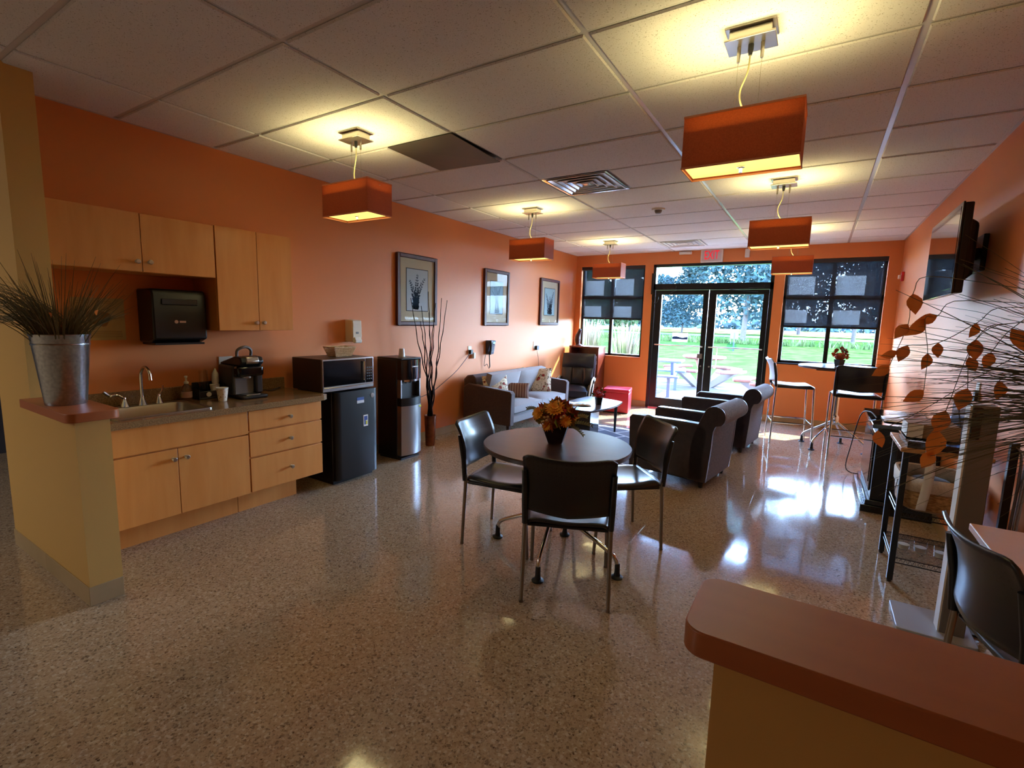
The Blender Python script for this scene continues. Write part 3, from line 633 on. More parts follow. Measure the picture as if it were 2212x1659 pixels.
MB().lathe([(.03, 0), (.035, .06)], (.09, -.02, .155), 18).build('pod_holder', nickel, cm)
MB().prism([(-.17, .25), (.12, .25), (.15, .275), (.13, .315), (.05, .32), (-.14, .268)], -.088, .088, 'y').build('lid', black, cm, bevel=0.012)
MB().prism([(.07, .262), (.14, .262), (.155, .28), (.14, .318), (.09, .326)], -.05, .05, 'y').build('lid_face', nickel, cm, bevel=0.008)
MB().tube(spline([(.02, -.05, .31), (.03, -.05, .36), (.045, -.02, .385), (.045, .02, .385), (.04, .05, .36), (.03, .052, .315)]), .011, 8).build('handle', grey, cm)
MB().box(.075, .165, -.07, .04, .028, .034).build('drip_tray', nickel, cm, bevel=0.002)
tag(MB().tube(spline([(-2.96, .72, .86), (-2.93, .80, .851), (-2.97, .86, .853), (-2.90, .90, .851), (-2.94, .97, .853), (-2.99, 1.03, .852), (-3.0, 1.06, .853)]), .0042, 7).build('black_cable', blackcord), 'black cord lying on the worktop right of the coffee maker', 'cord')

# refrigerator
fr = thing('mini_fridge', 'black compact refrigerator under the microwave', 'refrigerator', (-2.75, 1.47, 0))
box(-2.99, -2.545, 1.24, 1.705, .03, .832).build('body', fridgeblk, fr, W=True, bevel=0.006)
dr = MB().prism([(-2.54, 1.24), (-2.505, 1.24), (-2.492, 1.255), (-2.488, 1.30), (-2.486, 1.47), (-2.488, 1.66), (-2.492, 1.69), (-2.505, 1.705), (-2.54, 1.705)], .045, .832).build('door', fridgeblk, fr, W=True)
MB().box(-2.93, -2.56, 1.25, 1.70, 0, .03).build('foot_rail', rubber, fr, W=True)
def onDoor(mb, nm, mt, **k):
    L = fr.location; mb.v = [(a-L[0], b-L[1], c-L[2]) for a, b, c in mb.v]; return mb.build(nm, mt, dr, **k)
onDoor(MB().lathe([(0, 0), (.022, 0), (.022, .003), (0, .004)], (-2.488, 1.645, .768), 20, axis='x'), 'badge', nickel)
onDoor(MB().box(-2.4862, -2.4845, 1.465, 1.545, .712, .737), 'white_label', Mat('magnet_white', (210, 214, 222), .5).bump(40, .01))
onDoor(MB().box(-2.4862, -2.4845, 1.465, 1.545, .738, .765), 'blue_label', Mat('magnet_blue', (50, 80, 150), .5).bump(40, .01))
onDoor(MB().box(-2.4865, -2.4845, 1.535, 1.588, .49, .595), 'sticker', white, bevel=0.004)
onDoor(MB().box(-2.4845, -2.484, 1.542, 1.581, .545, .585).box(-2.4845, -2.484, 1.545, 1.56, .505, .545), 'sticker_blue', Mat('sticker_blue_ink', (40, 70, 140), .5).bump(40, .01))
onDoor(MB().box(-2.4845, -2.484, 1.56, 1.581, .505, .54), 'sticker_yellow', Mat('sticker_yellow_ink', (200, 190, 50), .5).bump(40, .01))
mw = thing('microwave', 'silver framed microwave oven on top of the black refrigerator', 'microwave', (-2.7, 1.39, .838))
box(-2.90, -2.51, 1.115, 1.665, .848, 1.125).build('case', Mat('bronze_case', (70, 58, 54), .4, metal=.4).bump(200, .05), mw, W=True, bevel=0.006)
mwf = box(-2.51, -2.49, 1.115, 1.665, .848, 1.125).build('front_frame', steel, mw, W=True, bevel=0.004)
box(-2.491, -2.487, 1.125, 1.565, .893, 1.112).build('door_window', blackgloss, mw, W=True, bevel=0.003)
box(-2.491, -2.487, 1.572, 1.655, .893, 1.112).build('control_panel', blackgloss, mw, W=True, bevel=0.003)
bt = MB()
for r in range(5):
    for c in range(3): bt.box(-2.487, -2.486, 1.583+c*.022, 1.597+c*.022, .92+r*.026, .932+r*.026)
bt.build('key_pad', dkgrey, mw, W=True)
MB().tube([(-2.468, 1.54, .92), (-2.468, 1.54, 1.09)], .009).tube([(-2.468, 1.54, .93), (-2.49, 1.54, .93)], .006).tube([(-2.468, 1.54, 1.08), (-2.49, 1.54, 1.08)], .006).build('door_handle', chrome, mw, W=True)
MB().tube([(-2.486, 1.125, .884), (-2.478, 1.34, .878), (-2.486, 1.655, .884)], .004).build('lower_trim', chrome, mw, W=True)
for x in (-2.86, -2.55):
    for y in (1.15, 1.63): MB().lathe([(.012, 0), (.012, .012)], (x, y, .836), 10).build('foot', rubber, mw, W=True)
bk = thing('bread_basket', 'small tan wicker basket on top of the microwave', 'basket', (-2.70, 1.46, 1.126))
b = MB()
for i in range(6):
    k = i/5; w, dd = .085+.03*k, .055+.022*k
    b.tube([(dd, -w, .004+k*.08), (dd, w, .004+k*.08), (-dd, w, .004+k*.08), (-dd, -w, .004+k*.08), (dd, -w, .004+k*.08)], .0035 if i < 5 else .006, 6)
for i in range(-7, 8):
    t = i/7
    for s in (-1, 1): b.tube([(s*.055, t*.085, .004), (s*.077, t*.115, .084)], .0045, 5)
for i in range(-4, 5):
    t = i/4
    for s in (-1, 1): b.tube([(t*.055, s*.085, .004), (t*.077, s*.115, .084)], .0045, 5)
b.box(-.055, .055, -.085, .085, 0, .006)
b.build('basket', wickerlight, bk)
sd = thing('soap_dispenser', 'cream wall-mounted soap dispenser above the microwave', 'dispenser', (XL, 1.88, 1.22))
MB().prism([(XL, 1.235), (-2.93, 1.235), (-2.915, 1.29), (-2.92, 1.44), (-2.93, 1.45), (XL, 1.455)], 1.79, 1.905, 'y').build('housing', cream, sd, W=True, bevel=0.008)
MB().prism([(-2.93, 1.222), (-2.90, 1.225), (-2.895, 1.25), (-2.915, 1.285), (-2.94, 1.285)], 1.805, 1.89, 'y').build('push_lever', white, sd, W=True, bevel=0.008)
MB().box(-2.918, -2.913, 1.83, 1.862, 1.315, 1.335).build('level_window', grey, sd, W=True)

# water cooler
wc = thing('water_cooler', 'black water cooler with a stainless lower door and a cup on top', 'water cooler', (-2.76, 2.28, 0))
box(-2.95, -2.66, 2.13, 2.43, .02, 1.06).build('body', black, wc, W=True, bevel=0.01)
box(-2.95, -2.60, 2.13, 2.43, 1.055, 1.075).build('top', black, wc, W=True, bevel=0.008)
arc = lambda n, bulge, x0: [(x0+bulge*math.sin(PI*i/n), 2.135+.29*i/n) for i in range(n+1)]
MB().prism([(-2.67, 2.135)]+arc(10, .035, -2.605)+[(-2.67, 2.425)], .85, 1.055).build('control_head', blackgloss, wc, W=True)
MB().prism([(-2.67, 2.135)]+arc(10, .035, -2.605)+[(-2.67, 2.425)], .05, .575).build('lower_door', steel, wc, W=True)
MB().prism([(-2.67, 2.135)]+arc(10, .04, -2.605)+[(-2.67, 2.425)], .575, .66).build('drip_tray', black, wc, W=True)
MB().box(-2.66, -2.61, 2.135, 2.15, .66, .85).box(-2.66, -2.61, 2.41, 2.425, .66, .85).build('side_post', steel, wc, W=True)
MB().prism([(-2.64, 2.17)]+[(-2.60+.03*math.sin(PI*i/8), 2.17+.22*i/8) for i in range(9)]+[(-2.64, 2.39)], .83, .85).build('tap_trim', chrome, wc, W=True)
for y in (2.22, 2.28, 2.34): MB().lathe([(.012, .81), (.014, .835)], (-2.62, y, 0), 12).build('tap', black, wc, W=True)
MB().box(-2.93, -2.62, 2.145, 2.415, 0, .02).build('base', rubber, wc, W=True)
text('logo_letter', 'C', .022, white, wc, (-2.568, 2.262, .985), (PI/2, 0, PI/2), .0004)
MB().box(-2.5705, -2.569, 2.275, 2.345, .981, .990).build('logo_bar', white, wc, W=True)
MB().lathe([(0, 0), (.01, 0), (.01, .001), (0, .001)], (-2.655, 2.19, .80), 14, axis='x').build('round_sticker', white, wc, W=True)
MB().box(-2.577, -2.5755, 2.37, 2.40, .545, .565).build('yellow_label', Mat('label_yellow', (200, 206, 40), .5).bump(40, .01), wc, W=True)
c2_ = thing('plastic_cup', 'translucent plastic cup upside down on the water cooler', 'cup', (-2.76, 2.30, 1.075))
MB().lathe([(.036, 0), (.026, .085), (0, .086)], (0, 0, 0), 20, cap=False).build('cup_wall', Mat('milky_plastic', (214, 206, 200), .3, trans=.3).bump(40, .01), c2_)
MB().lathe([(.036, 0), (.039, .002), (.036, .005)], (0, 0, 0), 20, cap=False).build('rim', white, c2_)

# tall pot with branches
pt = thing('branch_pot', 'tall copper-coloured floor pot of dark dry branches beside the water cooler', 'potted branches', (-2.80, 2.80, 0))
MB().lathe([(.052, 0), (.055, .01), (.068, .345), (.072, .36), (.064, .36), (.060, .34), (0, .33)], (0, 0, 0), 28).build('pot', Mat('copper_pot', (126, 66, 40), .3, metal=.5).mottle((110, 56, 34), (150, 84, 50), 12), pt)
bb = MB(); rb = random.Random(11)
tips = [(-.02, -.30, 1.70), (.03, -.19, 1.62), (.05, -.10, 1.78), (.0, -.03, 1.55), (.04, .04, 1.66), (-.03, .09, 1.52), (.05, .23, 1.70), (.05, .13, 1.72), (-.05, -.12, 1.45)]
for tx, ty, tz in tips:
    a = rb.uniform(0, 6.3); base = (.02*math.cos(a), .02*math.sin(a), .33)
    mid = (tx*.25+rb.uniform(-.02, .02), ty*.22+rb.uniform(-.02, .02), .75)
    m2 = (tx*.6+rb.uniform(-.02, .02), ty*.62+rb.uniform(-.02, .02), 1.2)
    pts = spline([base, mid, m2, (tx, ty, tz)], 8); n = len(pts)
    pts = [p+Vector((math.sin(i*1.3+a)*.006, math.cos(i*1.1+a)*.006, 0)) for i, p in enumerate(pts)]
    bb.tube(pts, [.0088*(1-.72*i/n)*(1.25 if i % 3 == 0 else 1) for i in range(n)], 6)
bb.build('branches', Mat('dark_bark', (30, 15, 13), .8, spec=.15).bump(80, .3, .002), pt)
tag(MB().tube(spline([(XL+.02, 3.83, 1.03), (-2.98, 3.72, .97), (-2.97, 3.5, .82), (-2.96, 3.25, .70), (-2.95, 3.0, .60), (-2.96, 2.7, .54), (-2.97, 2.46, .52)]), .004, 7).box(XL+.009, XL+.05, 3.82, 3.865, 1.02, 1.075).build('black_cable', blackcord), 'dark cord running from the outlet by the phone down to the water cooler', 'cord')
tag(MB().box(XL+.009, XL+.045, 3.885, 3.93, .955, 1.035).box(XL+.045, XL+.05, 3.89, 3.925, .965, 1.03).build('plug_adapter', white, bevel=0.004), 'white plug-in adapter beside the wall phone outlet', 'adapter')
tag(MB().box(XL+.009, XL+.05, 5.65, 5.72, 1.005, 1.075).tube(spline([(XL+.03, 5.68, 1.0), (XL+.035, 5.70, .93), (XL+.03, 5.74, .85), (XL+.03, 5.76, .70)]), .003, 6).build('power_adapter', blackcord, bevel=0.003), 'black adapter with a thin cord in the outlet above the sofa', 'adapter')
ph = thing('wall_phone', 'dark blue-grey wall phone between the pot of branches and the sofa', 'telephone', (XL, 4.29, .99))
phb = Mat('slate_blue_plastic', (48, 62, 88), .4).bump(300, .05)
MB().prism([(XL, 1.0), (XL+.05, .995), (XL+.06, 1.10), (XL+.085, 1.19), (XL, 1.195)], 4.225, 4.37, 'y').build('body', phb, ph, W=True, bevel=0.01)
MB().tube([(XL+.085, 4.225, 1.185), (XL+.10, 4.222, 1.15), (XL+.09, 4.222, 1.05), (XL+.075, 4.225, 1.0)], [.024, .018, .017, .022], 10).build('handset', black, ph, W=True)
MB().box(XL+.08, XL+.086, 4.29, 4.345, 1.145, 1.175).build('display', Mat('lcd_glass', (140, 190, 200), .3).bump(20, .01), ph, W=True)
kp = MB()
for r in range(5):
    for c in range(3): kp.box(XL+.064+.005*r, XL+.068+.005*r, 4.285+c*.024, 4.30+c*.024, 1.03+r*.021, 1.042+r*.021)
kp.build('key_pad', grey, ph, W=True)
MB().tube(spline([(XL+.07, 4.225, 1.0), (XL+.07, 4.235, .90), (XL+.07, 4.24, .82), (XL+.055, 4.235, .80), (XL+.05, 4.20, .86), (XL+.03, 4.16, .84), (XL+.02, 4.2, .99)]), [.008]*14+[.004]*23, 7).build('coiled_cord', blackcord, ph, W=True)

# framed botanical prints
def picture(label, y0, y1, z0, z1, seed, dense, bg_):
    t = thing('framed_print', label, 'picture', (XL, (y0+y1)/2, z0), 0, 'framed botanical prints')
    w = .045; f = MB(); x0, x1 = XL+.001, XL+.035
    f.box(x0, x1, y0, y0+w, z0, z1).box(x0, x1, y1-w, y1, z0, z1).box(x0, x1, y0+w, y1-w, z1-w, z1).box(x0, x1, y0+w, y1-w, z0, z0+w)
    f.build('frame', frame_wood, t, W=True, bevel=0.008)
    box(x0, x0+.014, y0+w, y1-w, z0+w, z1-w).build('mat_board', Mat('mat_board', (186, 172, 148), .85).bump(200, .05), t, W=True)
    a, b = y0+.16, y1-.16; c, d = z0+.17, z1-.16
    box(x0+.014, x0+.0165, a-.008, b+.008, c-.008, d+.008).build('inner_border', Mat('print_border', (52, 50, 62), .7).bump(50, .01), t, W=True)
    box(x0+.0165, x0+.0175, a, b, c, d).build('print', Mat('print_paper', bg_, .8).bump(200, .02), t, W=True)
    r = random.Random(seed); lv = MB(); X = x0+.0178
    for s in range(3 if dense else 6):
        bx = (a+b)/2+r.uniform(-.05, .07); tx = a+.03+(b-a-.06)*((s+.1)/(2.2 if dense else 5.2)); tz = d-.03-r.uniform(0, .12)
        p = [Vector((X, bx+(tx-bx)*k*k, c+.01+(tz-c)*k)) for k in [i/14 for i in range(15)]]
        for i in range(14):
            q0, q1 = p[i], p[i+1]; nrm = Vector((0, -(q1-q0).z, (q1-q0).y)).normalized()*.0024
            lv.add([q0-nrm, q0+nrm, q1+nrm, q1-nrm], [(0, 1, 2, 3)])
            for sgn in (-1, 1):
                L = (.062 if dense else .018)*(1.15-.065*i); ang = r.uniform(.5, 1.1)*sgn
                dv = (q1-q0).normalized(); dv = Vector((0, dv.y*math.cos(ang)-dv.z*math.sin(ang), dv.y*math.sin(ang)+dv.z*math.cos(ang)))
                sv = Vector((0, -dv.z, dv.y))*L*.33; q = q0+dv*.006
                pts_ = [q, q+dv*L*.4+sv, q+dv*L, q+dv*L*.4-sv]
                if all(a < v.y < b and c < v.z < d for v in pts_): lv.add(pts_, [(0, 1, 2, 3)])
    lv.build('leaf_drawing', Mat('botanical_ink', (34, 48, 66) if dense else (52, 78, 108), .8).bump(50, .01), t, W=True, smooth=0)
    box(x0+.022, x0+.0235, y0+w, y1-w, z0+w, z1-w).build('pane', picglass, t, W=True)
picture('framed dark leafy botanical print nearest the kitchen, behind the branches', 2.475, 3.143, 1.40, 2.197, 1, True, (172, 180, 190))
picture('framed pale blue print of thin sprigs, the middle one of three', 4.137, 4.777, 1.405, 2.19, 2, False, (146, 180, 204))
picture('framed dark leafy botanical print nearest the window wall', 5.75, 6.444, 1.42, 2.20, 3, True, (150, 178, 188))

# ================================================================== galvanised buckets of dried grass
def bucket(parent):
    MB().lathe([(.083, 0), (.085, .004), (.118, .352), (.121, .356), (.121, .362), (.115, .362), (.113, .35), (.080, .01), (0, .01)], (0, 0, 0), 40)\
        .lathe([(.1145, .305), (.1165, .310), (.116, .315)], (0, 0, 0), 40, cap=False).build('bucket', galv, parent)
grassm = Mat('dried_grass', (92, 90, 62), .7).mottle((74, 72, 48), (120, 112, 80), 6)
strawm = Mat('dry_stem', (128, 112, 84), .7).mottle((110, 94, 66), (150, 132, 100), 8)
leafm = Mat('orange_paper_leaf', (226, 120, 60), .6)
leafm.mottle((214, 92, 52), (232, 160, 80), 14)
tlm = leafm.n('ShaderNodeBsdfTranslucent'); tlm.inputs[0].default_value = srgb(240, 130, 56)
mxl = leafm.n('ShaderNodeMixShader'); mxl.inputs[0].default_value = .45
leafm.l(leafm.b.outputs[0], mxl.inputs[1]); leafm.l(tlm.outputs[0], mxl.inputs[2]); leafm.l(mxl.outputs[0], leafm.o.inputs[0])
def leaf(mb, p, d, L, wv_=.42, roll=0.0):
    p = Vector(p); d = Vector(d).normalized(); s = d.cross(Vector((math.sin(roll), math.cos(roll), .2))).normalized(); nn = d.cross(s)
    prof = [(0, .02), (.12, .5), (.3, .95), (.5, 1.0), (.7, .72), (.86, .34), (1, .01)]
    vs = []
    for t, w in prof:
        c = p+d*L*t+nn*L*.12*math.sin(t*3)
        for k in (-1, 0, 1): vs.append(c+s*k*w*L*wv_+nn*abs(k)*L*.09*w)
    mb.add(vs, [(i*3+k, i*3+k+1, i*3+k+4, i*3+k+3) for i in range(len(prof)-1) for k in (0, 1)])
bl = thing('grass_bucket', 'galvanised metal bucket of dried grass standing on the left low wall', 'plant arrangement', (-2.33, -.56, 1.0))
bucket(bl)
r = random.Random(5); g = MB(); g2 = MB()
for i in range(330):
    a = r.uniform(0, 2*PI); r0 = r.uniform(.0, .10); base = Vector((r0*math.cos(a), r0*math.sin(a), .30))
    lean = r.random()
    if i % 3 == 0: # sheaf sweeping to the left
        dx, dy = -.55-.25*r.random(), -.14-.10*r.random(); hh = .10+.26*r.random()
        L = .6+.4*r.random(); tip = base+Vector((dx*L*.55, dy, hh*.9)); mid = base+Vector((dx*.16*L, dy*.3, .16+hh*.35))
    else:
        sp = .06+.22*lean; tip = base+Vector((sp*math.cos(a)*1.2, sp*math.sin(a), .14+.20*r.random())); mid = base+Vector((sp*.3*math.cos(a), sp*.3*math.sin(a), .12))
    pts = bez(base, mid, tip, 6)
    g.tube(pts, [.0022, .0022, .002, .0018, .0015, .001, .0004], 3, cap=False)
g.build('grass_blades', grassm, bl, kind=None)
for i in range(46):
    a = r.uniform(0, 2*PI); sp = .18*r.random()+.05; base = Vector((.05*math.cos(a), .05*math.sin(a), .30)); tip = base+Vector((sp*math.cos(a)*1.3, sp*math.sin(a), .20+.26*r.random()))
    pts = bez(base, base+Vector((sp*.2*math.cos(a), sp*.2*math.sin(a), .15)), tip, 6); g2.tube(pts, [.0016]*6+[.0006], 3)
g2.build('straw_stems', strawm, bl)
lf = MB()
for p, d in (((.08, -.05, .45), (.8, 0, .5)), ((.24, .08, .46), (.3, .2, .9)), ((-.02, -.09, .36), (.9, -.3, .5))): leaf(lf, p, d, .034)
lf.build('orange_leaves', leafm, bl)

br_ = thing('grass_bucket', 'bucket arrangement of long wiry grass and orange leaves spilling in from the right edge', 'plant arrangement', (1.44, -.56, 1.0))
bucket(br_)
g = MB(); r = random.Random(8); O = Vector((1.44, -.56, 1.0))
for i in range(210):
    a = r.uniform(0, 2*PI); r0 = r.uniform(0, .08); base = Vector((r0*math.cos(a), r0*math.sin(a), .30))
    L = .24+.26*r.random() if i % 4 else .36+.20*r.random()
    az = PI+max(-1.2, min(1.2, r.gauss(0, .5)))
    el = r.gauss(.30, .30)
    L *= .80
    d = Vector((math.cos(az)*math.cos(el), math.sin(az)*math.cos(el)*.8+.10, math.sin(el)))
    tip = base+d*L+Vector((0, 0, .02)); mid = base+Vector((d.x*.30*L, d.y*.3*L, .16+.05*r.random()))
    pts = bez(base, mid, tip, 8)
    g.tube(pts, [.0011*(1-.8*k/8) for k in range(9)], 3, cap=False)
for i in range(190):
    a = r.uniform(0, 2*PI); r0 = r.uniform(0, .07); base = Vector((r0*math.cos(a), r0*math.sin(a), .30))
    L = .17+.20*r.random(); az = PI+r.uniform(-1.0, .75); el = r.uniform(-.1, 1.0)
    d = Vector((math.cos(az)*math.cos(el), math.sin(az)*math.cos(el), math.sin(el)))
    tip = base+d*L+Vector((-.06, .02, .03)); mid = base+Vector((d.x*.3*L, d.y*.3*L, .12+.05*r.random()))
    g.tube(bez(base, mid, tip, 8), [.0021*(1-.8*k/8) for k in range(9)], 3, cap=False)
g.build('grass_blades', grassm, br_)
LV = [((1.084, -.45, 1.554), (.2, 0, -1), .042), ((1.083, -.45, 1.506), (-.5, 0, -.8), .036), ((1.106, -.43, 1.515), (-.6, 0, -.7), .046), ((1.122, -.42, 1.520), (-.9, 0, -.3), .036),
      ((1.086, -.45, 1.472), (-.3, 0, -.9), .036), ((1.074, -.45, 1.462), (-.9, 0, -.4), .030), ((1.066, -.45, 1.438), (-.7, 0, -.6), .036), ((1.123, -.45, 1.478), (.1, 0, -1), .030), ((1.112, -.45, 1.461), (-.2, 0, -1), .034),
      ((1.112, -.46, 1.403), (-.7, 0, -.6), .040), ((1.166, -.45, 1.485), (.1, 0, -1), .040), ((1.17, -.42, 1.51), (-.3, 0, -1), .030), ((1.161, -.45, 1.458), (.4, 0, -.9), .030), ((1.165, -.45, 1.410), (-.2, 0, -1), .045),
      ((1.203, -.45, 1.502), (.5, 0, -.9), .048), ((1.196, -.40, 1.465), (-.2, 0, -1), .034), ((1.140, -.47, 1.375), (-.2, 0, -1), .048), ((1.131, -.47, 1.345), (-.1, 0, -1), .060), ((1.130, -.47, 1.310), (-.3, 0, -1), .040), ((1.060, -.47, 1.332), (.3, 0, -1), .036), ((1.215, -.38, 1.42), (0, 0, -1), .04)]
lf = MB(); st_ = MB()
for i, (p, d, L) in enumerate(LV):
    q = Vector(p)-O; leaf(lf, q, d, L*.80, .30, roll=.4*math.sin(i*2.1))
stems = [[0, 1, 6], [3, 2, 8, 9], [11, 7, 4, 5], [10, 12, 13], [14, 15], [10, 16, 17, 18], [19], [20]]
for k, s in enumerate(stems):
    P = [Vector((0.0, .02, .31)), Vector((-.10-.01*k, .06, .50)), Vector(LV[s[0]][0])-O+Vector((.035, 0, .025))]+[Vector(LV[j][0])-O for j in s]
    st_.tube(spline(P, 5), .0006, 4)
st_.build('leaf_stems', strawm, br_); lf.build('orange_leaves', leafm, br_)
# ================================================================== CHAIRS AND ROUND TABLE
shell = Mat('charcoal_shell_plastic', (30, 31, 38), 0.30, coat=0.1)
co_ = shell.coord('Object', (30, 30, 30)); vz = shell.n('ShaderNodeSeparateXYZ'); shell.l(shell.coord('Object'), vz.inputs[0])
def dots():
    a = shell.n('ShaderNodeSeparateXYZ'); shell.l(shell.coord('Object', (42, 42, 42)), a.inputs[0]); o = []
    for k in (0, 2):
        f = shell.n('ShaderNodeMath', operation='FRACT'); shell.l(a.outputs[k], f.inputs[0])
        s_ = shell.n('ShaderNodeMath', operation='SUBTRACT'); s_.inputs[1].default_value = .5; shell.l(f.outputs[0], s_.inputs[0])
        q = shell.n('ShaderNodeMath', operation='POWER'); q.inputs[1].default_value = 2; shell.l(s_.outputs[0], q.inputs[0]); o.append(q.outputs[0])
    ad = shell.n('ShaderNodeMath', operation='ADD'); shell.l(o[0], ad.inputs[0]); shell.l(o[1], ad.inputs[1])
    lt = shell.n('ShaderNodeMath', operation='LESS_THAN'); lt.inputs[1].default_value = .022; shell.l(ad.outputs[0], lt.inputs[0])
    g1 = shell.n('ShaderNodeMath', operation='GREATER_THAN'); g1.inputs[1].default_value = .21; shell.l(vz.outputs[2], g1.inputs[0])
    m1 = shell.n('ShaderNodeMath', operation='MULTIPLY'); shell.l(lt.outputs[0], m1.inputs[0]); shell.l(g1.outputs[0], m1.inputs[1]); return m1.outputs[0]
mxc = shell.n('ShaderNodeMix', data_type='RGBA'); mxc.inputs[6].default_value = srgb(30, 31, 38); mxc.inputs[7].default_value = srgb(3, 3, 4)
shell.l(dots(), mxc.inputs[0]); shell.l(mxc.outputs[2], shell.b.inputs['Base Color'])
seatm = Mat('grey_brown_shell_seat', (44, 42, 46), 0.30, coat=0.1).bump(500, .05, .0004)
palebk = Mat('pale_grey_shell', (176, 180, 190), 0.4).bump(500, .05, .0004)
def make_seat(t, zs, mt, w=.225, dep=.225):
    def f(u, v):
        x = (u-.5)*2; y = (v-.5)*2
        rx, ry = x, y
        k = 1-.06*(x*x*y*y)
        dish = -.020*max(0, 1-(x*x+y*y*.9))**.8 if x*x+y*y*.9 < 1 else 0
        edge = -.018*max(0, abs(x)-.86)/.14-.022*max(0, y-.8)/.2
        return (x*w*k, y*dep*k, zs+dish+edge)
    MB().grid(f, 18, 18).build('seat', mt, t, solid=.014, smooth=60)
    MB().box(-w+.005, w-.005, -dep+.02, dep-.01, zs-.040, zs-.018).build('seat_frame', black, t, bevel=.008)
def make_back(t, z0, z1, y0, mt, w=.235, sag=.018):
    def f(u, v):
        x = (u-.5)*2; h = v
        wd = w*(1-.05*(1-h))
        y = y0-.045*(1-x*x)-.05*h-.055*max(0, h-.55)**1.5+.02*math.sin(PI*h)
        z = (z1-z0)*h-sag*h*(1-x*x)+.02*(1-h)*abs(x)-.022*max(0, (abs(x)-.8)/.2)**2*h
        return (x*wd, y-y0, z)
    o = MB().grid(f, 20, 14).build('backrest', mt, t, solid=.012, smooth=60); o.location = (0, y0, z0); return o
def chair_base(name, label, cat, zs, group, ring=None, legm=legmetal, bw=.235, backm=None, zb=(.50, .835)):
    t = thing(name, label, cat, (0, 0, 0), 0, group)
    s = .222
    for sx in (-1, 1):
        MB().tube([(sx*s*1.03, -.235, 0.012), (sx*s, -.215, zs-.02), (sx*s*1.0, -.225, zb[0]+.02)], [.0105, .0125, .0125], 10).lathe([(.012, 0), (.0125, .012)], (sx*s*1.03, -.235, 0), 10).build('leg', legm, t)
        MB().tube([(sx*s*1.03, .235, 0.012), (sx*s, .205, zs-.025)], [.0105, .0125], 10).lathe([(.012, 0), (.0125, .012)], (sx*s*1.03, .235, 0), 10).build('leg', legm, t)
        MB().tube([(sx*s, -.222, zb[0]-.06), (sx*s*1.01, -.232, zb[0]+.08), (sx*s*1.02, -.262, zb[0]+.24)], [.016, .017, .014], 10).build('post_sleeve', black, t)
    make_seat(t, zs, seatm); make_back(t, zb[0], zb[1], -.222, backm or shell)
    if ring:
        q = .232
        MB().tube([(-q, -.225, ring), (q, -.225, ring)], .009).tube([(-q, .222, ring), (q, .222, ring)], .009).tube([(-q, -.225, ring), (-q, .222, ring)], .009).tube([(q, -.225, ring), (q, .222, ring)], .009).build('foot_ring', chrome, t)
    return t
def face(dx, dy): return math.atan2(-dx, dy)
def place(rearL, rearR):
    "position and turn of a chair from its two rear feet"
    a, b = Vector((*rearL, 0)), Vector((*rearR, 0)); mid = (a+b)/2; d = (b-a).normalized(); rz = math.atan2(d.y, d.x)
    f = Vector((-d.y, d.x, 0)); return (mid+f*.235), rz
ch = chair_base('dining_chair', 'black shell chair nearest the camera, its back turned to us at the round table', 'chair', .455, 'black shell chairs with metal legs')
p, rz = place((-.249, .652), (.165, .825)); ch.location = p; ch.rotation_euler = (0, 0, rz)
p, rz = place((-.996, 1.445), (-.932, 1.022)); dup(ch, p, rz, 'black shell chair on the left of the round table, facing right')
p, rz = place((.205, 1.70), (-.098, 2.035)); dup(ch, p, rz, 'black shell chair on the right of the round table, its back to the armchairs')
p, rz = place((1.485, .93), (1.57, .495)); dup(ch, p, rz, 'black shell chair behind the foreground counter, pushed to the side desk')

tb = thing('round_table', 'round dark laminate table with a potted autumn bouquet among three black chairs', 'table', (-.35, 1.205, 0))
MB().lathe([(0, .708), (.43, .708), (.455, .714), (.458, .735), (.453, .741), (0, .741)], (0, 0, 0), 72).build('tabletop', darkwood, tb)
MB().box(-.28, .28, -.03, .03, .67, .708).box(-.03, .03, -.28, .28, .67, .708).build('top_bracket', black, tb)
MB().tube([(0, 0, .30), (0, 0, .70)], .028, 16).lathe([(.04, .26), (.045, .27), (.045, .34), (.03, .36)], (0, 0, 0), 16).build('column', chrome, tb)
for k, (fx, fy) in enumerate(((-.438, .022), (.052, -.239), (.438, -.022), (-.052, .239))):
    L = math.hypot(fx, fy); s = .40/L if k in (0, 2) else .40/L
    fx, fy = (fx, fy) if k in (0, 2) else (fx*1.0, fy*1.0)
    if k in (1, 3): fx, fy = fx*1.35, fy*1.35
    MB().tube(spline([(0, 0, .30), (fx*.35, fy*.35, .25), (fx*.85, fy*.85, .15), (fx*.97, fy*.97, .11), (fx, fy, .06)]), .013, 12).build('leg', chrome, tb)
    MB().lathe([(.034, 0), (.036, .008), (.02, .016), (.016, .035), (.015, .085), (.012, .09)], (fx, fy, 0), 18).build('glide', rubber, tb)

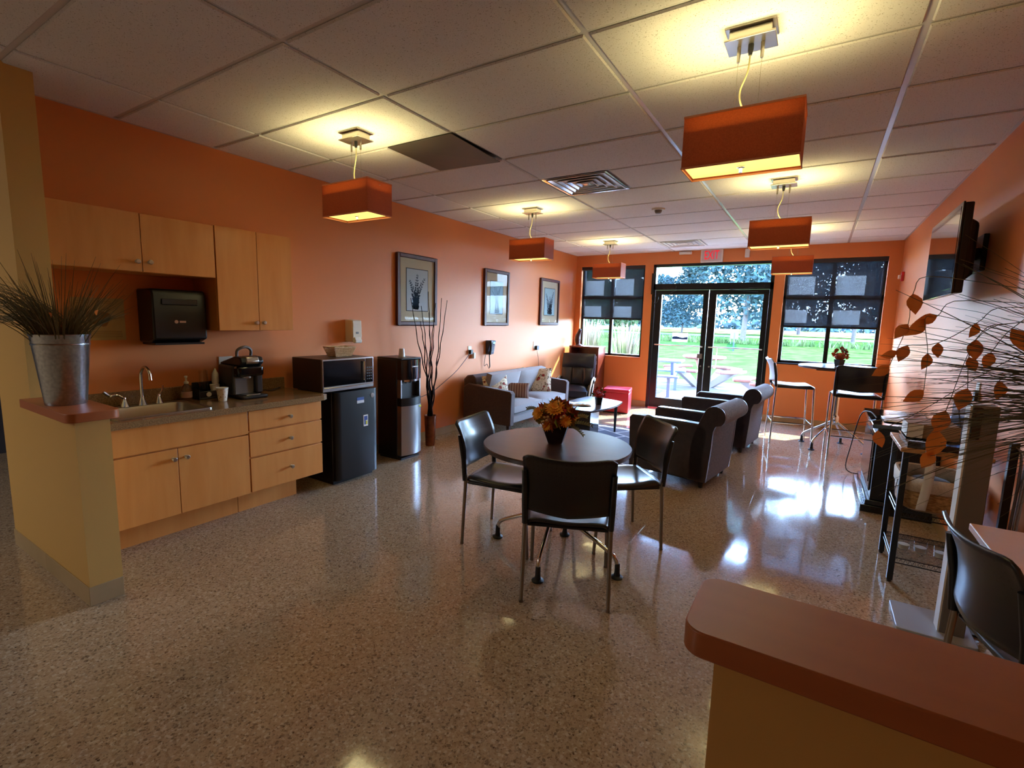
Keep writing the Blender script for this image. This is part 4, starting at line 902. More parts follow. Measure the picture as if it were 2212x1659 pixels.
# bouquets
petal_o = Mat('orange_petal', (226, 140, 34), .6).mottle((214, 112, 24), (238, 172, 52), 30)
petal_y = Mat('amber_leaf', (186, 146, 56), .6).mottle((160, 134, 60), (210, 140, 48), 14)
petal_r = Mat('crimson_petal', (196, 44, 44), .6).mottle((160, 30, 36), (220, 66, 56), 24)
rust = Mat('rust_leaf', (160, 76, 40), .65).mottle((132, 54, 34), (184, 98, 48), 16)
green = Mat('olive_leaf', (104, 110, 44), .6).mottle((66, 78, 38), (130, 134, 56), 10)
berry = Mat('cream_berry', (196, 158, 110), .4).bump(60, .05)
def flower(mb, c, r_, nrm, n=12, layers=2):
    c = Vector(c); nrm = Vector(nrm).normalized(); a = nrm.orthogonal().normalized(); b = nrm.cross(a)
    for ly in range(layers):
        for k in range(n):
            th = 2*PI*(k+.5*ly)/n; d = a*math.cos(th)+b*math.sin(th); s = nrm.cross(d); L = r_*(1-.28*ly); w = L*.24
            q0 = c+nrm*.004*ly; up = nrm*L*(.18+.28*ly)
            mb.add([q0, q0+d*L*.5+s*w+up*.6, q0+d*L+up, q0+d*L*.5-s*w+up*.6], [(0, 1, 2, 3)])
def maple_leaf(mb, c, d, nrm, L):
    c = Vector(c); d = Vector(d).normalized(); s = d.cross(Vector(nrm)).normalized(); nn = s.cross(d)
    o = [(0, 0), (.28, .12), (.25, .42), (.5, .28), (.62, .46), (.72, .16), (1, 0)]
    pts = [c+d*L*x+s*L*y+nn*L*.1*abs(y) for x, y in o]+[c+d*L*x-s*L*y+nn*L*.1*abs(y) for x, y in o[-2:0:-1]]
    mid = c+d*L*.4+nn*L*.04; n = len(pts); mb.add(pts+[mid], [(i, (i+1) % n, n) for i in range(n)])
def bouquet(t, z, R, hh, seed, mats, n=70, fl=9, core=rust):
    r = random.Random(seed); parts = {}
    cb = MB(); cb.ball((0, 0, z+hh*.30), R*.62, sq=(1, 1, .75)); cb.build('foliage_core', core, t)
    ms = [MB() for _ in mats]
    for i in range(n):
        th = r.uniform(0, 2*PI); ph = r.uniform(-.25, 1.45); d = Vector((math.cos(th)*math.cos(ph), math.sin(th)*math.cos(ph), math.sin(ph)))
        c = Vector((0, 0, z+hh*.3))+Vector((d.x*R*.55, d.y*R*.55, d.z*hh*.45)); dd = (d+Vector((r.uniform(-.6, .6), r.uniform(-.6, .6), r.uniform(-.3, .5)))).normalized()
        maple_leaf(ms[i % len(ms)], c, dd, d.cross(Vector((r.random(), r.random(), .3))).cross(dd) if i % 2 else d, R*r.uniform(.38, .60))
    for j, mt in enumerate(mats): ms[j].build(('amber_leaves', 'rust_leaves', 'crimson_leaves', 'green_leaves')[j], mt, t, smooth=0)
fp = thing('flower_pot', 'dark square tapered pot of autumn flowers and leaves on the round dark table', 'flower pot', (-.372, 1.232, .742), math.radians(18))
MB().add([(-.042, -.042, 0), (.042, -.042, 0), (.042, .042, 0), (-.042, .042, 0), (-.078, -.078, .115), (.078, -.078, .115), (.078, .078, .115), (-.078, .078, .115), (-.070, -.070, .115), (.070, -.070, .115), (.070, .070, .115), (-.070, .070, .115), (-.065, -.065, .09), (.065, -.065, .09), (.065, .065, .09), (-.065, .065, .09)],
         [(3, 2, 1, 0)]+[(i, (i+1) % 4, 4+(i+1) % 4, 4+i) for i in range(4)]+[(4+i, 4+(i+1) % 4, 8+(i+1) % 4, 8+i) for i in range(4)]+[(8+i, 8+(i+1) % 4, 12+(i+1) % 4, 12+i) for i in range(4)]+[(12, 13, 14, 15)]).build('pot', Mat('dark_woven_pot', (44, 26, 30), .45).bump(70, .6, .002), fp, smooth=0)
bouquet(fp, .095, .150, .15, 4, [petal_y, rust, petal_r, green], 130)
fo = MB(); flower(fo, (.0, -.07, .222), .066, (.0, -.6, .8), 18, 3); flower(fo, (-.105, -.06, .185), .048, (-.5, -.7, .4), 16, 3); flower(fo, (.07, -.105, .155), .040, (.4, -.9, .2), 14, 2); flower(fo, (-.04, -.12, .12), .034, (-.1, -.9, .2), 12, 2); fo.build('orange_daisies', petal_o, fp, smooth=0)
bm_ = MB()
for c in ((-.055, -.125, .175), (-.035, -.13, .18), (-.06, -.13, .15), (-.07, -.12, .145), (-.04, -.135, .16), (.06, -.12, .19), (.045, -.125, .18)): bm_.ball(c, .0085, seg=10, rings=6)
bm_.build('berries', berry, fp)
psage = Mat('pale_sage', (150, 150, 110), .7).mottle((136, 136, 96), (172, 170, 130), 20)
for (x, y, z), (tx, ty, tz) in (((.07, -.02, .13), (.215, -.01, .125)), ((.07, -.03, .14), (.18, .02, .170)), ((-.08, .02, .15), (-.185, .01, .20)), ((.07, -.04, .11), (.17, -.06, .075))):
    sg = MB(); P = bez((x, y, z), ((x+tx)/2, (y+ty)/2, max(z, tz)+.02), (tx, ty, tz), 10); sg.tube(P, .0014, 4)
    for i in range(3, 11):
        for k in (-1, 1): leaf(sg, P[i], (P[i]-P[i-1]).normalized()+Vector((0, 0, k*.7)), .02, .22)
    sg.build('pale_sprig', psage, fp)

# ================================================================== LOUNGE
rg = Mat('patterned_rug', (120, 120, 130), .9, spec=.1)
bt_ = rg.n('ShaderNodeTexBrick', i_Scale=1.0, i_Mortar_Size=.016); bt_.inputs['Brick Width'].default_value = .42; bt_.inputs['Row Height'].default_value = .30
bt_.inputs['Color1'].default_value = srgb(94, 98, 112); bt_.inputs['Color2'].default_value = srgb(128, 122, 124); bt_.inputs['Mortar'].default_value = srgb(196, 192, 188)
cr = rg.n('ShaderNodeMapping'); cr.inputs['Rotation'].default_value = (0, 0, .5); tcr = rg.n('ShaderNodeTexCoord'); rg.l(tcr.outputs['Object'], cr.inputs[0]); rg.l(cr.outputs[0], bt_.inputs[0]); rg.l(bt_.outputs[0], rg.b.inputs['Base Color'])
rg.bump(500, .5, .001)
rug = thing('area_rug', 'grey rug with pale line pattern under the coffee table', 'rug', (-1.35, 4.15, 0))
MB().box(-.78, .78, -1.02, 1.02, .001, .010).build('pile', rg, rug)
MB().box(-.79, -.775, -1.03, 1.03, .001, .011).box(.775, .79, -1.03, 1.03, .001, .011).box(-.79, .79, -1.03, -1.015, .001, .011).box(-.79, .79, 1.015, 1.03, .001, .011).build('binding', sofa_dark, rug)

def cushion(mb, x0, x1, y0, y1, z0, z1, puff=.02, n=10, axis='z'):
    def f(u, v, s):
        a, b = (u-.5)*2, (v-.5)*2; e = (1-a**6)*(1-b**6); return a, b, e
    def P(a, b, c):
        return (x0+(x1-x0)*(a+1)/2, y0+(y1-y0)*(b+1)/2, c)
    for s in (1, -1):
        zz = z1 if s > 0 else z0
        mid = (z0+z1)/2
        mb.grid(lambda u, v: (lambda a, b, e: P(a, b, mid+(zz-mid)*(1-.45*(1-e))+s*puff*(1-a*a)*(1-b*b)*e))(*f(u, v, s)), n, n)
    # side skirt
    def side(u, v):
        k = int(u*4) % 4 if u < 1 else 3; t = u*4-k
        c = [(-1, -1), (1, -1), (1, 1), (-1, 1), (-1, -1)]; a = c[k][0]+(c[k+1][0]-c[k][0])*t; b = c[k][1]+(c[k+1][1]-c[k][1])*t
        h = (v-.5)*2; mid = (z0+z1)/2; return P(a, b, mid+(z1-mid)*.55*h)
    mb.grid(side, 4*n, 2); return mb

so_ = thing('sofa', 'brown two-seat sofa with grey cushions against the left wall', 'sofa', (-2.6, 4.46, 0))
Y0, Y1, XB, XF = 3.62, 5.30, -2.97, -2.20
frb = MB()
for y0, y1 in ((Y0, Y0+.10), (Y1-.10, Y1)):
    MB().prism([(XB+.02, .16), (XF-.01, .16), (XF, .57), (XF-.03, .60), (XF-.45, .63), (XB+.1, .655), (XB+.02, .60)], y0, y1, 'y').build('arm', sofa_dark, so_, W=True, bevel=.014, seg=3)
MB().prism([(XB+.0, .16), (XB+.20, .16), (XB+.20, .72), (XB+.14, .765), (XB+.05, .75), (XB, .70)], Y0+.03, Y1-.03, 'y').build('back_frame', sofa_dark, so_, W=True, bevel=.02, seg=3)
MB().box(XB+.1, XF-.02, Y0+.10, Y1-.10, .18, .28).build('seat_base', sofa_grey, so_, W=True, bevel=.012)
ym = (Y0+Y1)/2
for a, b in ((Y0+.103, ym-.003), (ym+.003, Y1-.103)):
    c = MB(); cushion(c, XB+.16, XF-.01, a, b, .28, .435, .015); c.build('seat_cushion', sofa_grey, so_, W=True, bevel=0)
    c = MB()
    cushion(c, 0, .40, a, b, -.075, .075, .02)
    M_ = Matrix.Translation((XB+.27, 0, .40)) @ Matrix.Rotation(math.radians(-76), 4, 'Y')
    c.v = [tuple(M_ @ Vector(v)) for v in c.v]; c.build('back_cushion', sofa_grey, so_, W=True)
for x in (XB+.07, XF-.06):
    for y in (Y0+.05, Y1-.05): MB().tube([(x, y, 0), (x, y, .17)], [.022, .030], 4).build('leg', darkwood, so_, W=True)
floral = Mat('floral_cushion_print', (214, 196, 164), .85)
vn = floral.n('ShaderNodeTexVoronoi', i_Scale=16.0, feature='SMOOTH_F1'); floral.l(floral.coord(), vn.inputs[0])
wn = floral.n('ShaderNodeTexNoise', i_Scale=9.0, i_Detail=1.0, i_Distortion=1.5); floral.l(floral.coord(), wn.inputs[0])
fa_ = floral.ramp(vn.outputs['Distance'], [(0, (150, 40, 38)), (.16, (176, 70, 56)), (.22, (120, 92, 70)), (.27, (222, 206, 178)), (1, (222, 206, 178))])
fb_ = floral.ramp(wn.outputs['Fac'], [(0, (1, 1, 1, 1)), (.47, (1, 1, 1, 1)), (.49, (.22, .16, .09, 1)), (.51, (.22, .16, .09, 1)), (.53, (1, 1, 1, 1))])
mf_ = floral.n('ShaderNodeMix', data_type='RGBA', blend_type='MULTIPLY'); mf_.inputs[0].default_value = 1; floral.l(fa_, mf_.inputs[6]); floral.l(fb_, mf_.inputs[7]); floral.l(mf_.outputs[2], floral.b.inputs['Base Color'])
stripe = Mat('striped_cushion_cloth', (180, 150, 130), .85)
ws = stripe.n('ShaderNodeTexWave', i_Scale=9.0, bands_direction='X'); stripe.l(stripe.coord(), ws.inputs[0])
stripe.l(stripe.ramp(ws.outputs['Fac'], [(0, (104, 56, 50)), (.35, (150, 110, 92)), (.55, (206, 188, 168)), (.85, (120, 76, 66))], True), stripe.b.inputs['Base Color'])
def pillow(label, loc, rot, w, h, mt, th=.06):
    c = MB()
    def f(s):
        def g(u, v):
            a, b = (u-.5)*2, (v-.5)*2; e = ((1-a*a)*(1-b*b))**.45; k = 1-.07*(1-a*a)*0-.06*(1-b*b)*abs(a)
            return (a*w/2*(1-.05*(1-b*b)), b*h/2*(1-.05*(1-a*a)), s*th*e)
        return g
    c.grid(f(1), 12, 12).grid(f(-1), 12, 12)
    o = c.build('throw_pillow', mt); o.location = loc; o.rotation_euler = rot
    return tag(o, label, 'pillow')
pillow('cream floral pillow leaning on the near arm of the sofa', (-2.58, 3.85, .575), (math.radians(70), 0, math.radians(62)), .38, .38, floral)
pillow('small brown and cream striped pillow in the middle of the sofa', (-2.46, 4.18, .53), (math.radians(76), 0, math.radians(28)), .34, .23, stripe, .06)
pillow('large cream floral pillow against the far arm of the sofa', (-2.57, 4.92, .60), (math.radians(66), 0, math.radians(28)), .46, .40, floral, .07)

# coffee table
ctb = thing('coffee_table', 'low dark bow-sided coffee table on the patterned rug', 'coffee table', (-1.48, 4.42, 0))
L0, R0, N0, F0 = (-1.72, 4.20), (-1.20, 4.88), (-1.26, 3.93), (-1.76, 5.02)
def side_(a, b, bow, n=8):
    a, b = Vector((*a, 0)), Vector((*b, 0)); d = b-a; nn = Vector((d.y, -d.x, 0)).normalized()*bow; return [tuple((a+d*t+nn*4*t*(1-t))[:2]) for t in [i/n for i in range(n)]]
out_ = side_((-1.80, 3.98), N0, .05)+side_(N0, R0, .06)+side_(R0, F0, .04)+side_(F0, (-1.80, 3.98), .03)
MB().prism(out_, .405, .43).build('tabletop', darkwood, ctb, W=True, bevel=.004)
MB().box(-1.74, -1.30, 4.02, 4.30, .011, .405).build('pedestal', blackgloss, ctb, W=True, bevel=.004)
for x, y in ((-1.275, 4.84), (-1.69, 4.93)): MB().tube([(x, y, .011), (x, y, .405)], [.014, .026], 8).build('leg', black, ctb, W=True)
mg = thing('magazine', 'open white magazine on the coffee table', 'magazine', (-1.62, 4.25, .431), .5)
MB().grid(lambda u, v: ((u-.5)*.40, (v-.5)*.27, .003+.010*abs(math.sin(u*2*PI))), 16, 2).build('pages', paper, mg, solid=.002)
MB().box(-.15, -.04, -.08, .02, .0125, .0135).box(.05, .15, -.05, .07, .0125, .0135).build('printed_picture', dkgrey, mg)
fp2 = thing('flower_pot', 'small dark pot of crimson flowers on the coffee table', 'flower pot', (-1.37, 4.44, .431))
MB().lathe([(.042, 0), (.055, .095), (.05, .095), (.045, .07), (0, .07)], (0, 0, 0), 4).build('pot', black, fp2, smooth=0)
bouquet(fp2, .085, .095, .15, 9, [petal_r, rust, petal_r, green], 60, core=petal_r)
fl2 = MB()
for c in ((-.03, -.04, .17), (.04, -.03, .16), (0, .03, .18), (.06, .02, .13), (-.06, .01, .13), (0, -.075, .125)): flower(fl2, c, .033, (c[0]*6, c[1]*6, .8), 10, 3)
fl2.build('red_flowers', petal_r, fp2, smooth=0)

# recliner / massage chair in the far left corner
rc = thing('recliner_chair', 'padded black leather recliner in the far left corner before the bookcase', 'armchair', (-2.38, 5.90, 0), math.radians(14))
def pad(nm, x0, x1, y0, y1, z0, z1, mt=blackleather, puff=.02, tilt=0, piv=(0, 0)):
    c = MB(); cushion(c, x0, x1, y0, y1, z0, z1, puff, 8)
    return c
b_ = MB().prism([(-.28, .03), (.30, .03), (.30, .26), (-.28, .26)], -.27, .27, 'x'); 
MB().box(-.27, .27, -.30, .28, .03, .28).build('base', Mat('taupe_base_fabric', (96, 82, 74), .8).bump(200, .2), rc, bevel=.02)
c = MB(); cushion(c, -.26, .26, -.36, .25, .27, .43, .02, 8); c.build('seat', blackleather, rc)
def tilted(nm, x0, x1, z0, z1, th, off, mt=blackleather, pf=.02, y=.22):
    c = MB(); cushion(c, x0, x1, z0, z1, -th/2, th/2, pf, 8)
    M_ = Matrix.Translation((0, y, .40)) @ Matrix.Rotation(math.radians(74), 4, 'X') @ Matrix.Translation((0, 0, off))
    c.v = [tuple(M_ @ Vector(v)) for v in c.v]; return c.build(nm, mt, rc)
tilted('backrest', -.28, .28, 0, .54, .16, 0)
tilted('head_pillow', -.27, .27, .31, .55, .10, .085, pf=.025)
tilted('back_bolster', -.26, -.10, .02, .30, .08, .09); tilted('back_bolster', .10, .26, .02, .30, .08, .09); tilted('lumbar_pad', -.10, .10, .04, .30, .06, .08)
for s in (-1, 1):
    pts = [(.30, .06)]+[(.30-.66*(i/10), .06+.50*math.sin(PI*(.5-.46*i/10))**.8) for i in range(11)]
    pts = [(.28, .05), (.28, .56), (.12, .57), (-.05, .53), (-.20, .44), (-.30, .32), (-.35, .18), (-.36, .05)]
    MB().prism(pts, s*.29-.045, s*.29+.045, 'x').build('arm', blackgloss, rc, bevel=.018, seg=3)
    MB().tube([(s*.29, .15, .578), (s*.29, -.05, .54), (s*.29, -.20, .45), (s*.29, -.30, .33), (s*.29, -.352, .18)], .012, 6).build('arm_highlight', white, rc)  # white tube stands in for the highlight running down each black arm
# bookcase and ornament
bc = thing('bookcase', 'cherry wood bookcase with open shelves under the left window', 'bookcase', (-2.65, 6.99, 0))
cab = MB().box(-2.94, -2.915, 6.84, 7.17, 0, 1.02).box(-2.395, -2.37, 6.84, 7.17, 0, 1.02).box(-2.915, -2.395, 7.155, 7.17, .06, 1.02).box(-2.915, -2.395, 6.86, 7.15, .04, .06)
cab.build('carcass', cherry, bc, W=True)
box(-2.95, -2.36, 6.83, 7.172, 1.02, 1.045).build('top', cherry, bc, W=True, bevel=.003)
for z in (.36, .70): box(-2.914, -2.396, 6.86, 7.15, z, z+.02).build('shelf', cherry, bc, W=True)
tag(box(-2.55, -2.42, 6.88, 7.05, .721, .775).build('white_box', white, bevel=.004), 'small white box on a shelf of the bookcase', 'box')
stt = thing('figurine', 'dark carved bird-like figurine on top of the bookcase by the window', 'figurine', (-2.83, 6.98, 1.046))
fg = Mat('dark_carved_wood', (58, 30, 24), .4).bump(60, .3, .002)
MB().lathe([(0, 0), (.055, 0), (.06, .015), (.04, .03), (0, .035)], (0, 0, 0), 16).build('base', fg, stt)
MB().tube(spline([(-.01, 0, .02), (-.03, 0, .10), (-.02, 0, .18), (.005, 0, .25), (.02, 0, .29), (.035, 0, .285), (.055, 0, .262)]), [.03, .034, .042, .048, .052, .054, .056, .058, .06, .058, .055, .052, .05, .048, .045, .042, .040, .038, .038, .037, .036, .035, .034, .034, .034, .03, .024, .018, .014, .012, .01, .008, .006, .005, .004, .003, .002][:37], 12).build('body', fg, stt)
# red ottoman
ot = thing('ottoman', 'red vinyl cube ottoman beside the recliner', 'ottoman', (-1.82, 6.42, 0), math.radians(12))
MB().box(-.21, .21, -.21, .21, .015, .34).build('body', redleather, ot, bevel=.01)
MB().box(-.215, .215, -.215, .215, .34, .40).build('lid', redleather, ot, bevel=.015, seg=3)
MB().box(-.20, .20, -.20, .20, 0, .015).build('base', rubber, ot)

# armchairs
def armchair(label):
    t = thing('armchair', label, 'armchair', (0, 0, 0), 0, 'dark scroll-back armchairs')
    # local: back toward +x, origin at near back corner; faces -x
    w = .72; d = .80
    sidep = [(-.02, .07), (.0, .07), (.0, .60), (-.03, .62), (-.30, .615), (-d+.02, .585), (-d, .56), (-d+.02, .07)]
    for y0 in (0, w-.11):
        MB().prism([(-.04, .07), (-.03, .56), (-.10, .60), (-.30, .605), (-d+.03, .60), (-d, .57), (-d+.02, .07)], y0, y0+.11, 'y').build('arm', chairdark, t, bevel=.014, seg=3)
    bp_ = [(-.17, .30), (-.02, .07), (.02, .07), (.0, .35), (.03, .52), (.055, .60)]
    rr_ = [(.055+.0, .60)]
    cx, cz2, R = .015, .685, .095
    arcp = [(cx+R*math.cos(math.radians(a)), cz2+R*math.sin(math.radians(a))) for a in range(-50, 175, 15)]
    prof = [(-.02, .07), (.0, .35), (.01, .55), (.03, .60)]+arcp+[(-.13, .58), (-.18, .40), (-.18, .07)]
    MB().prism(prof, .03, w-.03, 'y').build('backrest', chairtweed, t, bevel=.006)
    MB().prism([(-.02, .07), (.002, .35), (.012, .55), (.032, .60)]+arcp+[(-.13, .58), (-.18, .40), (-.18, .07)], .0, .03, 'y').build('back_side_panel', chairdark, t, bevel=.004)
    MB().prism([(-.02, .07), (.002, .35), (.012, .55), (.032, .60)]+arcp+[(-.13, .58), (-.18, .40), (-.18, .07)], w-.03, w, 'y').build('back_side_panel', chairdark, t, bevel=.004)
    MB().box(-d+.04, -.16, .11, w-.11, .10, .30).build('seat_base', chairdark, t, bevel=.01)
    c = MB(); cushion(c, -d+.02, -.17, .112, w-.112, .30, .45, .025); c.build('seat_cushion', chairtweed, t)
    for x in (-d+.08, -.08):
        for y in (.06, w-.06): MB().tube([(x, y, 0), (x, y, .08)], [.018, .028], 8).build('leg', black, t)
    return t
a1 = armchair('nearer dark armchair with a rolled tweed back, facing the sofa'); a1.location = (.24, 3.10, 0); a1.rotation_euler = (0, 0, math.radians(-8))
dup(a1, (.38, 4.72, 0), math.radians(-6), 'farther dark armchair with a rolled tweed back, close to the glass doors')

# ================================================================== HIGH TABLE AND STOOLS
ht = thing('bar_table', 'tall round dark table with chrome legs before the right window', 'table', (1.24, 5.78, 0))
MB().lathe([(0, 1.0), (.43, 1.0), (.452, 1.006), (.455, 1.026), (.45, 1.032), (0, 1.032)], (0, 0, 0), 64).build('tabletop', darkwood, ht)
MB().box(-.25, .25, -.03, .03, .965, 1.0).box(-.03, .03, -.25, .25, .965, 1.0).build('top_bracket', black, ht)
MB().tube([(0, 0, .30), (0, 0, .97)], .028, 16).lathe([(.04, .30), (.045, .31), (.045, .40), (.03, .42)], (0, 0, 0), 16).build('column', chrome, ht)
for fx, fy in ((-.293, .123), (-.152, -.204), (.10, .337), (.241, -.115)):
    s = .36/math.hypot(fx, fy); fx *= s; fy *= s
    MB().tube(spline([(0, 0, .36), (fx*.35, fy*.35, .27), (fx*.85, fy*.85, .15), (fx*.97, fy*.97, .11), (fx, fy, .06)]), .013, 12).build('leg', chrome, ht)
    MB().lathe([(.034, 0), (.036, .008), (.02, .016), (.016, .035), (.015, .085), (.012, .09)], (fx, fy, 0), 18).build('glide', rubber, ht)
fp3 = thing('flower_pot', 'small dark pot of rust-orange flowers on the tall table by the window', 'flower pot', (1.22, 5.72, 1.033))
MB().lathe([(.045, 0), (.06, .085), (.055, .085), (.05, .06), (0, .06)], (0, 0, 0), 4).build('pot', black, fp3, smooth=0)
rustp = Mat('rust_orange_petal', (178, 76, 40), .6).mottle((156, 58, 34), (200, 98, 50), 24)
bouquet(fp3, .075, .10, .16, 12, [rustp, rust, rustp, green], 60, core=rustp)
bs = chair_base('bar_stool', 'tall black-seated stool with a pale back left of the tall table, facing right', 'stool', .765, 'tall stools at the high table', ring=.28, legm=chrome, backm=palebk, zb=(.80, 1.10))
p, rz = place((.47, 6.0), (.56, 5.55)); bs.location = p; bs.rotation_euler = (0, 0, rz)
b2_ = chair_base('bar_stool', 'tall stool with a black back turned to us before the tall table', 'stool', .765, 'tall stools at the high table', ring=.28, legm=chrome, zb=(.80, 1.10))
p, rz = place((1.175, 5.06), (1.64, 5.09)); b2_.location = p; b2_.rotation_euler = (0, 0, rz)

# ================================================================== RIGHT SIDE
# black media cabinet with a glass front (an electric fireplace look)
fc = thing('media_cabinet', 'black cabinet with a glass door and stepped plinth against the right wall', 'cabinet', (1.64, 3.87, 0))
MB().box(1.45, 1.85, 3.41, 4.32, .10, .70).build('body', black, fc, W=True, bevel=.004)
MB().box(1.41, 1.85, 3.39, 4.34, .70, .735).build('top', blackgloss, fc, W=True, bevel=.006)
MB().box(1.39, 1.85, 3.37, 4.36, 0, .06).box(1.42, 1.85, 3.39, 4.34, .06, .10).build('plinth', blackgloss, fc, W=True, bevel=.004)
MB().box(1.436, 1.45, 3.46, 4.27, .16, .66).build('door_frame', blackgloss, fc, W=True, bevel=.004)
MB().box(1.432, 1.437, 3.53, 4.20, .22, .61).build('glass_pane', Mat('smoky_glass', (30, 40, 48), .06, coat=.6).bump(10, .01), fc, W=True)
tag(MB().grid(lambda u, v: (1.50+.21*u, 3.55+.30*v, .7415+.003*math.sin(u*5)), 8, 4).build('paper_sheet', paper, solid=.002), 'white paper lying on top of the black media cabinet', 'paper')
tag(MB().tube(spline([(1.46, 3.70, .742), (1.42, 3.85, .77), (1.37, 4.05, .70), (1.34, 4.3, .35), (1.33, 4.5, .10), (1.38, 4.62, .008), (1.46, 4.60, .008)]), .005, 7).build('loose_cable', blackcord), 'black cable trailing from the media cabinet to the floor by the stools', 'cable')

# wire cart
wcart = thing('wire_cart', 'black wire cart with a honey wood top against the right wall', 'cart', (1.64, 2.31, 0))
X0, X1, Ya, Yb = 1.46, 1.80, 2.09, 2.53
for x in (X0, X1):
    for y in (Ya, Yb): MB().box(x-.015, x+.015, y-.015, y+.015, .015, .80).lathe([(.012, 0), (.013, .015)], (x, y, 0), 8).build('post', black, wcart, W=True, bevel=.003)
MB().box(X0-.03, X1+.03, Ya-.03, Yb+.03, .80, .825).build('wood_top', honey, wcart, W=True, bevel=.004)
def wshelf(z):
    s = MB()
    for zz in (z, z-.03):
        for a, b in (((X0, Ya), (X1, Ya)), ((X1, Ya), (X1, Yb)), ((X1, Yb), (X0, Yb)), ((X0, Yb), (X0, Ya))): s.tube([(*a, zz), (*b, zz)], .0035, 6)
    for i in range(1, 20): y = Ya+(Yb-Ya)*i/20; s.tube([(X0, y, z), (X1, y, z)], .0018, 5)
    for i in range(16):
        x = X0+(X1-X0)*i/16; xx = X0+(X1-X0)*(i+.5)/16; x2 = X0+(X1-X0)*(i+1)/16
        for y in (Ya, Yb): s.tube([(x, y, z), (xx, y, z-.03), (x2, y, z)], .0014, 4)
    s.build('wire_shelf', blackmetal, wcart, W=True)
wshelf(.44); wshelf(.155)
bx_ = thing('storage_basket', 'tan basket with a folded cream liner on the middle shelf of the wire cart', 'basket', (1.625, 2.30, .445))
def bw_(w, d, n=32): return [(w*math.copysign(abs(math.cos(a))**.45, math.cos(a)), d*math.copysign(abs(math.sin(a))**.45, math.sin(a))) for a in [2*PI*i/n for i in range(n)]]
def loft(rs):
    m_ = MB(); n = 32
    for (w, d, z), (w2, d2, z2) in zip(rs, rs[1:]):
        a = [(x, y, z) for x, y in bw_(w, d)]+[(x, y, z2) for x, y in bw_(w2, d2)]; m_.add(a, [(k, (k+1) % n, n+(k+1) % n, n+k) for k in range(n)])
    return m_
k_ = loft([(.125, .165, .002), (.155, .195, .02), (.165, .20, .19)]); k_.add([(x, y, .003) for x, y in bw_(.125, .165)], [tuple(range(32))]); k_.build('body', wicker, bx_, solid=.004)
loft([(.169, .204, .125), (.172, .207, .19), (.168, .203, .205), (.155, .19, .20), (.15, .185, .05)]).build('liner', linen, bx_, solid=.003)
MB().tube(spline([(-.172, -.10, .16), (-.18, -.12, .12), (-.18, -.10, .08), (-.175, -.08, .05)]), .002, 5).build('tie_cord', blackcord, bx_)
MB().ball((0, 0, .12), .13, sq=(.95, 1.2, .45)).build('dark_cloth', fabric('dark_cloth', (50, 48, 54), (66, 62, 68)), bx_)
for i, (x, y) in enumerate(((1.53, 2.25), (1.61, 2.25), (1.70, 2.23))):
    j = thing('glass_votive', 'small glass candle holder on the bottom cart shelf, %s of three' % ('leftmost', 'middle', 'rightmost')[i], 'candle', (x, y, .158), 0, 'glass candle holders on the cart')
    MB().lathe([(.030, 0), (.034, .07), (.031, .07), (.028, .006), (0, .006)], (0, 0, 0), 20).build('glass_cup', clearglass, j)
    MB().lathe([(.026, .007), (.029, .035), (0, .037)], (0, 0, 0), 18).build('candle', white, j)
wb = thing('cardboard_box', 'white and tan cardboard box on the wooden cart top', 'box', (1.59, 2.33, .862))
MB().box(-.12, .12, -.10, .10, 0, .085).build('carton', Mat('kraft_card', (160, 128, 104), .8).mottle((150, 118, 96), (168, 138, 112), 5), wb, bevel=.003)
MB().box(-.1215, -.1205, -.098, .098, .004, .083).build('white_end_panel', paper, wb)
MB().box(-.12, -.05, -.1215, -.1200, .004, .083).build('white_corner', paper, wb)
btr = thing('black_tray', 'flat black plastic tray under the cardboard box on the cart', 'tray', (1.60, 2.26, .826))
MB().box(-.14, .16, -.18, .18, 0, .008).box(-.14, .16, -.18, -.172, 0, .034).box(-.14, .16, .172, .18, 0, .034).box(-.14, -.132, -.18, .18, 0, .034).box(.152, .16, -.18, .18, 0, .034).build('tray', blackgloss, btr, bevel=.003)
cbn = thing('acrylic_stand', 'clear bluish acrylic brochure holder standing on the far end of the cart top', 'brochure holder', (1.765, 2.50, .826), .1)
MB().box(-.06, .06, -.012, -.008, 0, .24).box(-.06, .06, .045, .049, 0, .15).box(-.062, -.058, -.012, .049, 0, .15).box(.058, .062, -.012, .049, 0, .15).box(-.06, .06, -.012, .049, 0, .004).build('holder', clearblue, cbn)
tag(MB().grid(lambda u, v: (1.535+.045*u+.01*math.sin(v*4), 2.045-.0*v, .84-.36*v), 3, 10).build('paper_streamer', paper, solid=.0015), 'long white paper strip hanging from the cart top', 'paper')
# upright column scale-like stand
ks = thing('upright_column', 'slim grey upright column stand on a flat pale base plate right of the wire cart', 'stand', (1.64, 1.60, 0))
MB().box(1.603, 1.70, 1.57, 1.66, .02, 1.16).build('column', kgrey, ks, W=True, bevel=.006)
MB().box(1.597, 1.604, 1.574, 1.656, .02, 1.155).build('side_trim', white, ks, W=True)
MB().box(1.606, 1.64, 1.565, 1.571, 1.0, 1.15).build('display_panel', blackgloss, ks, W=True, bevel=.004)
MB().prism(cap_pts(1.43, 1.74, 1.50, 1.80, .02), 0, .022).build('base_plate', Mat('pale_blue_grey_plate', (170, 172, 182), .4, metal=.2).bump(200, .03), ks, W=True, bevel=.003)
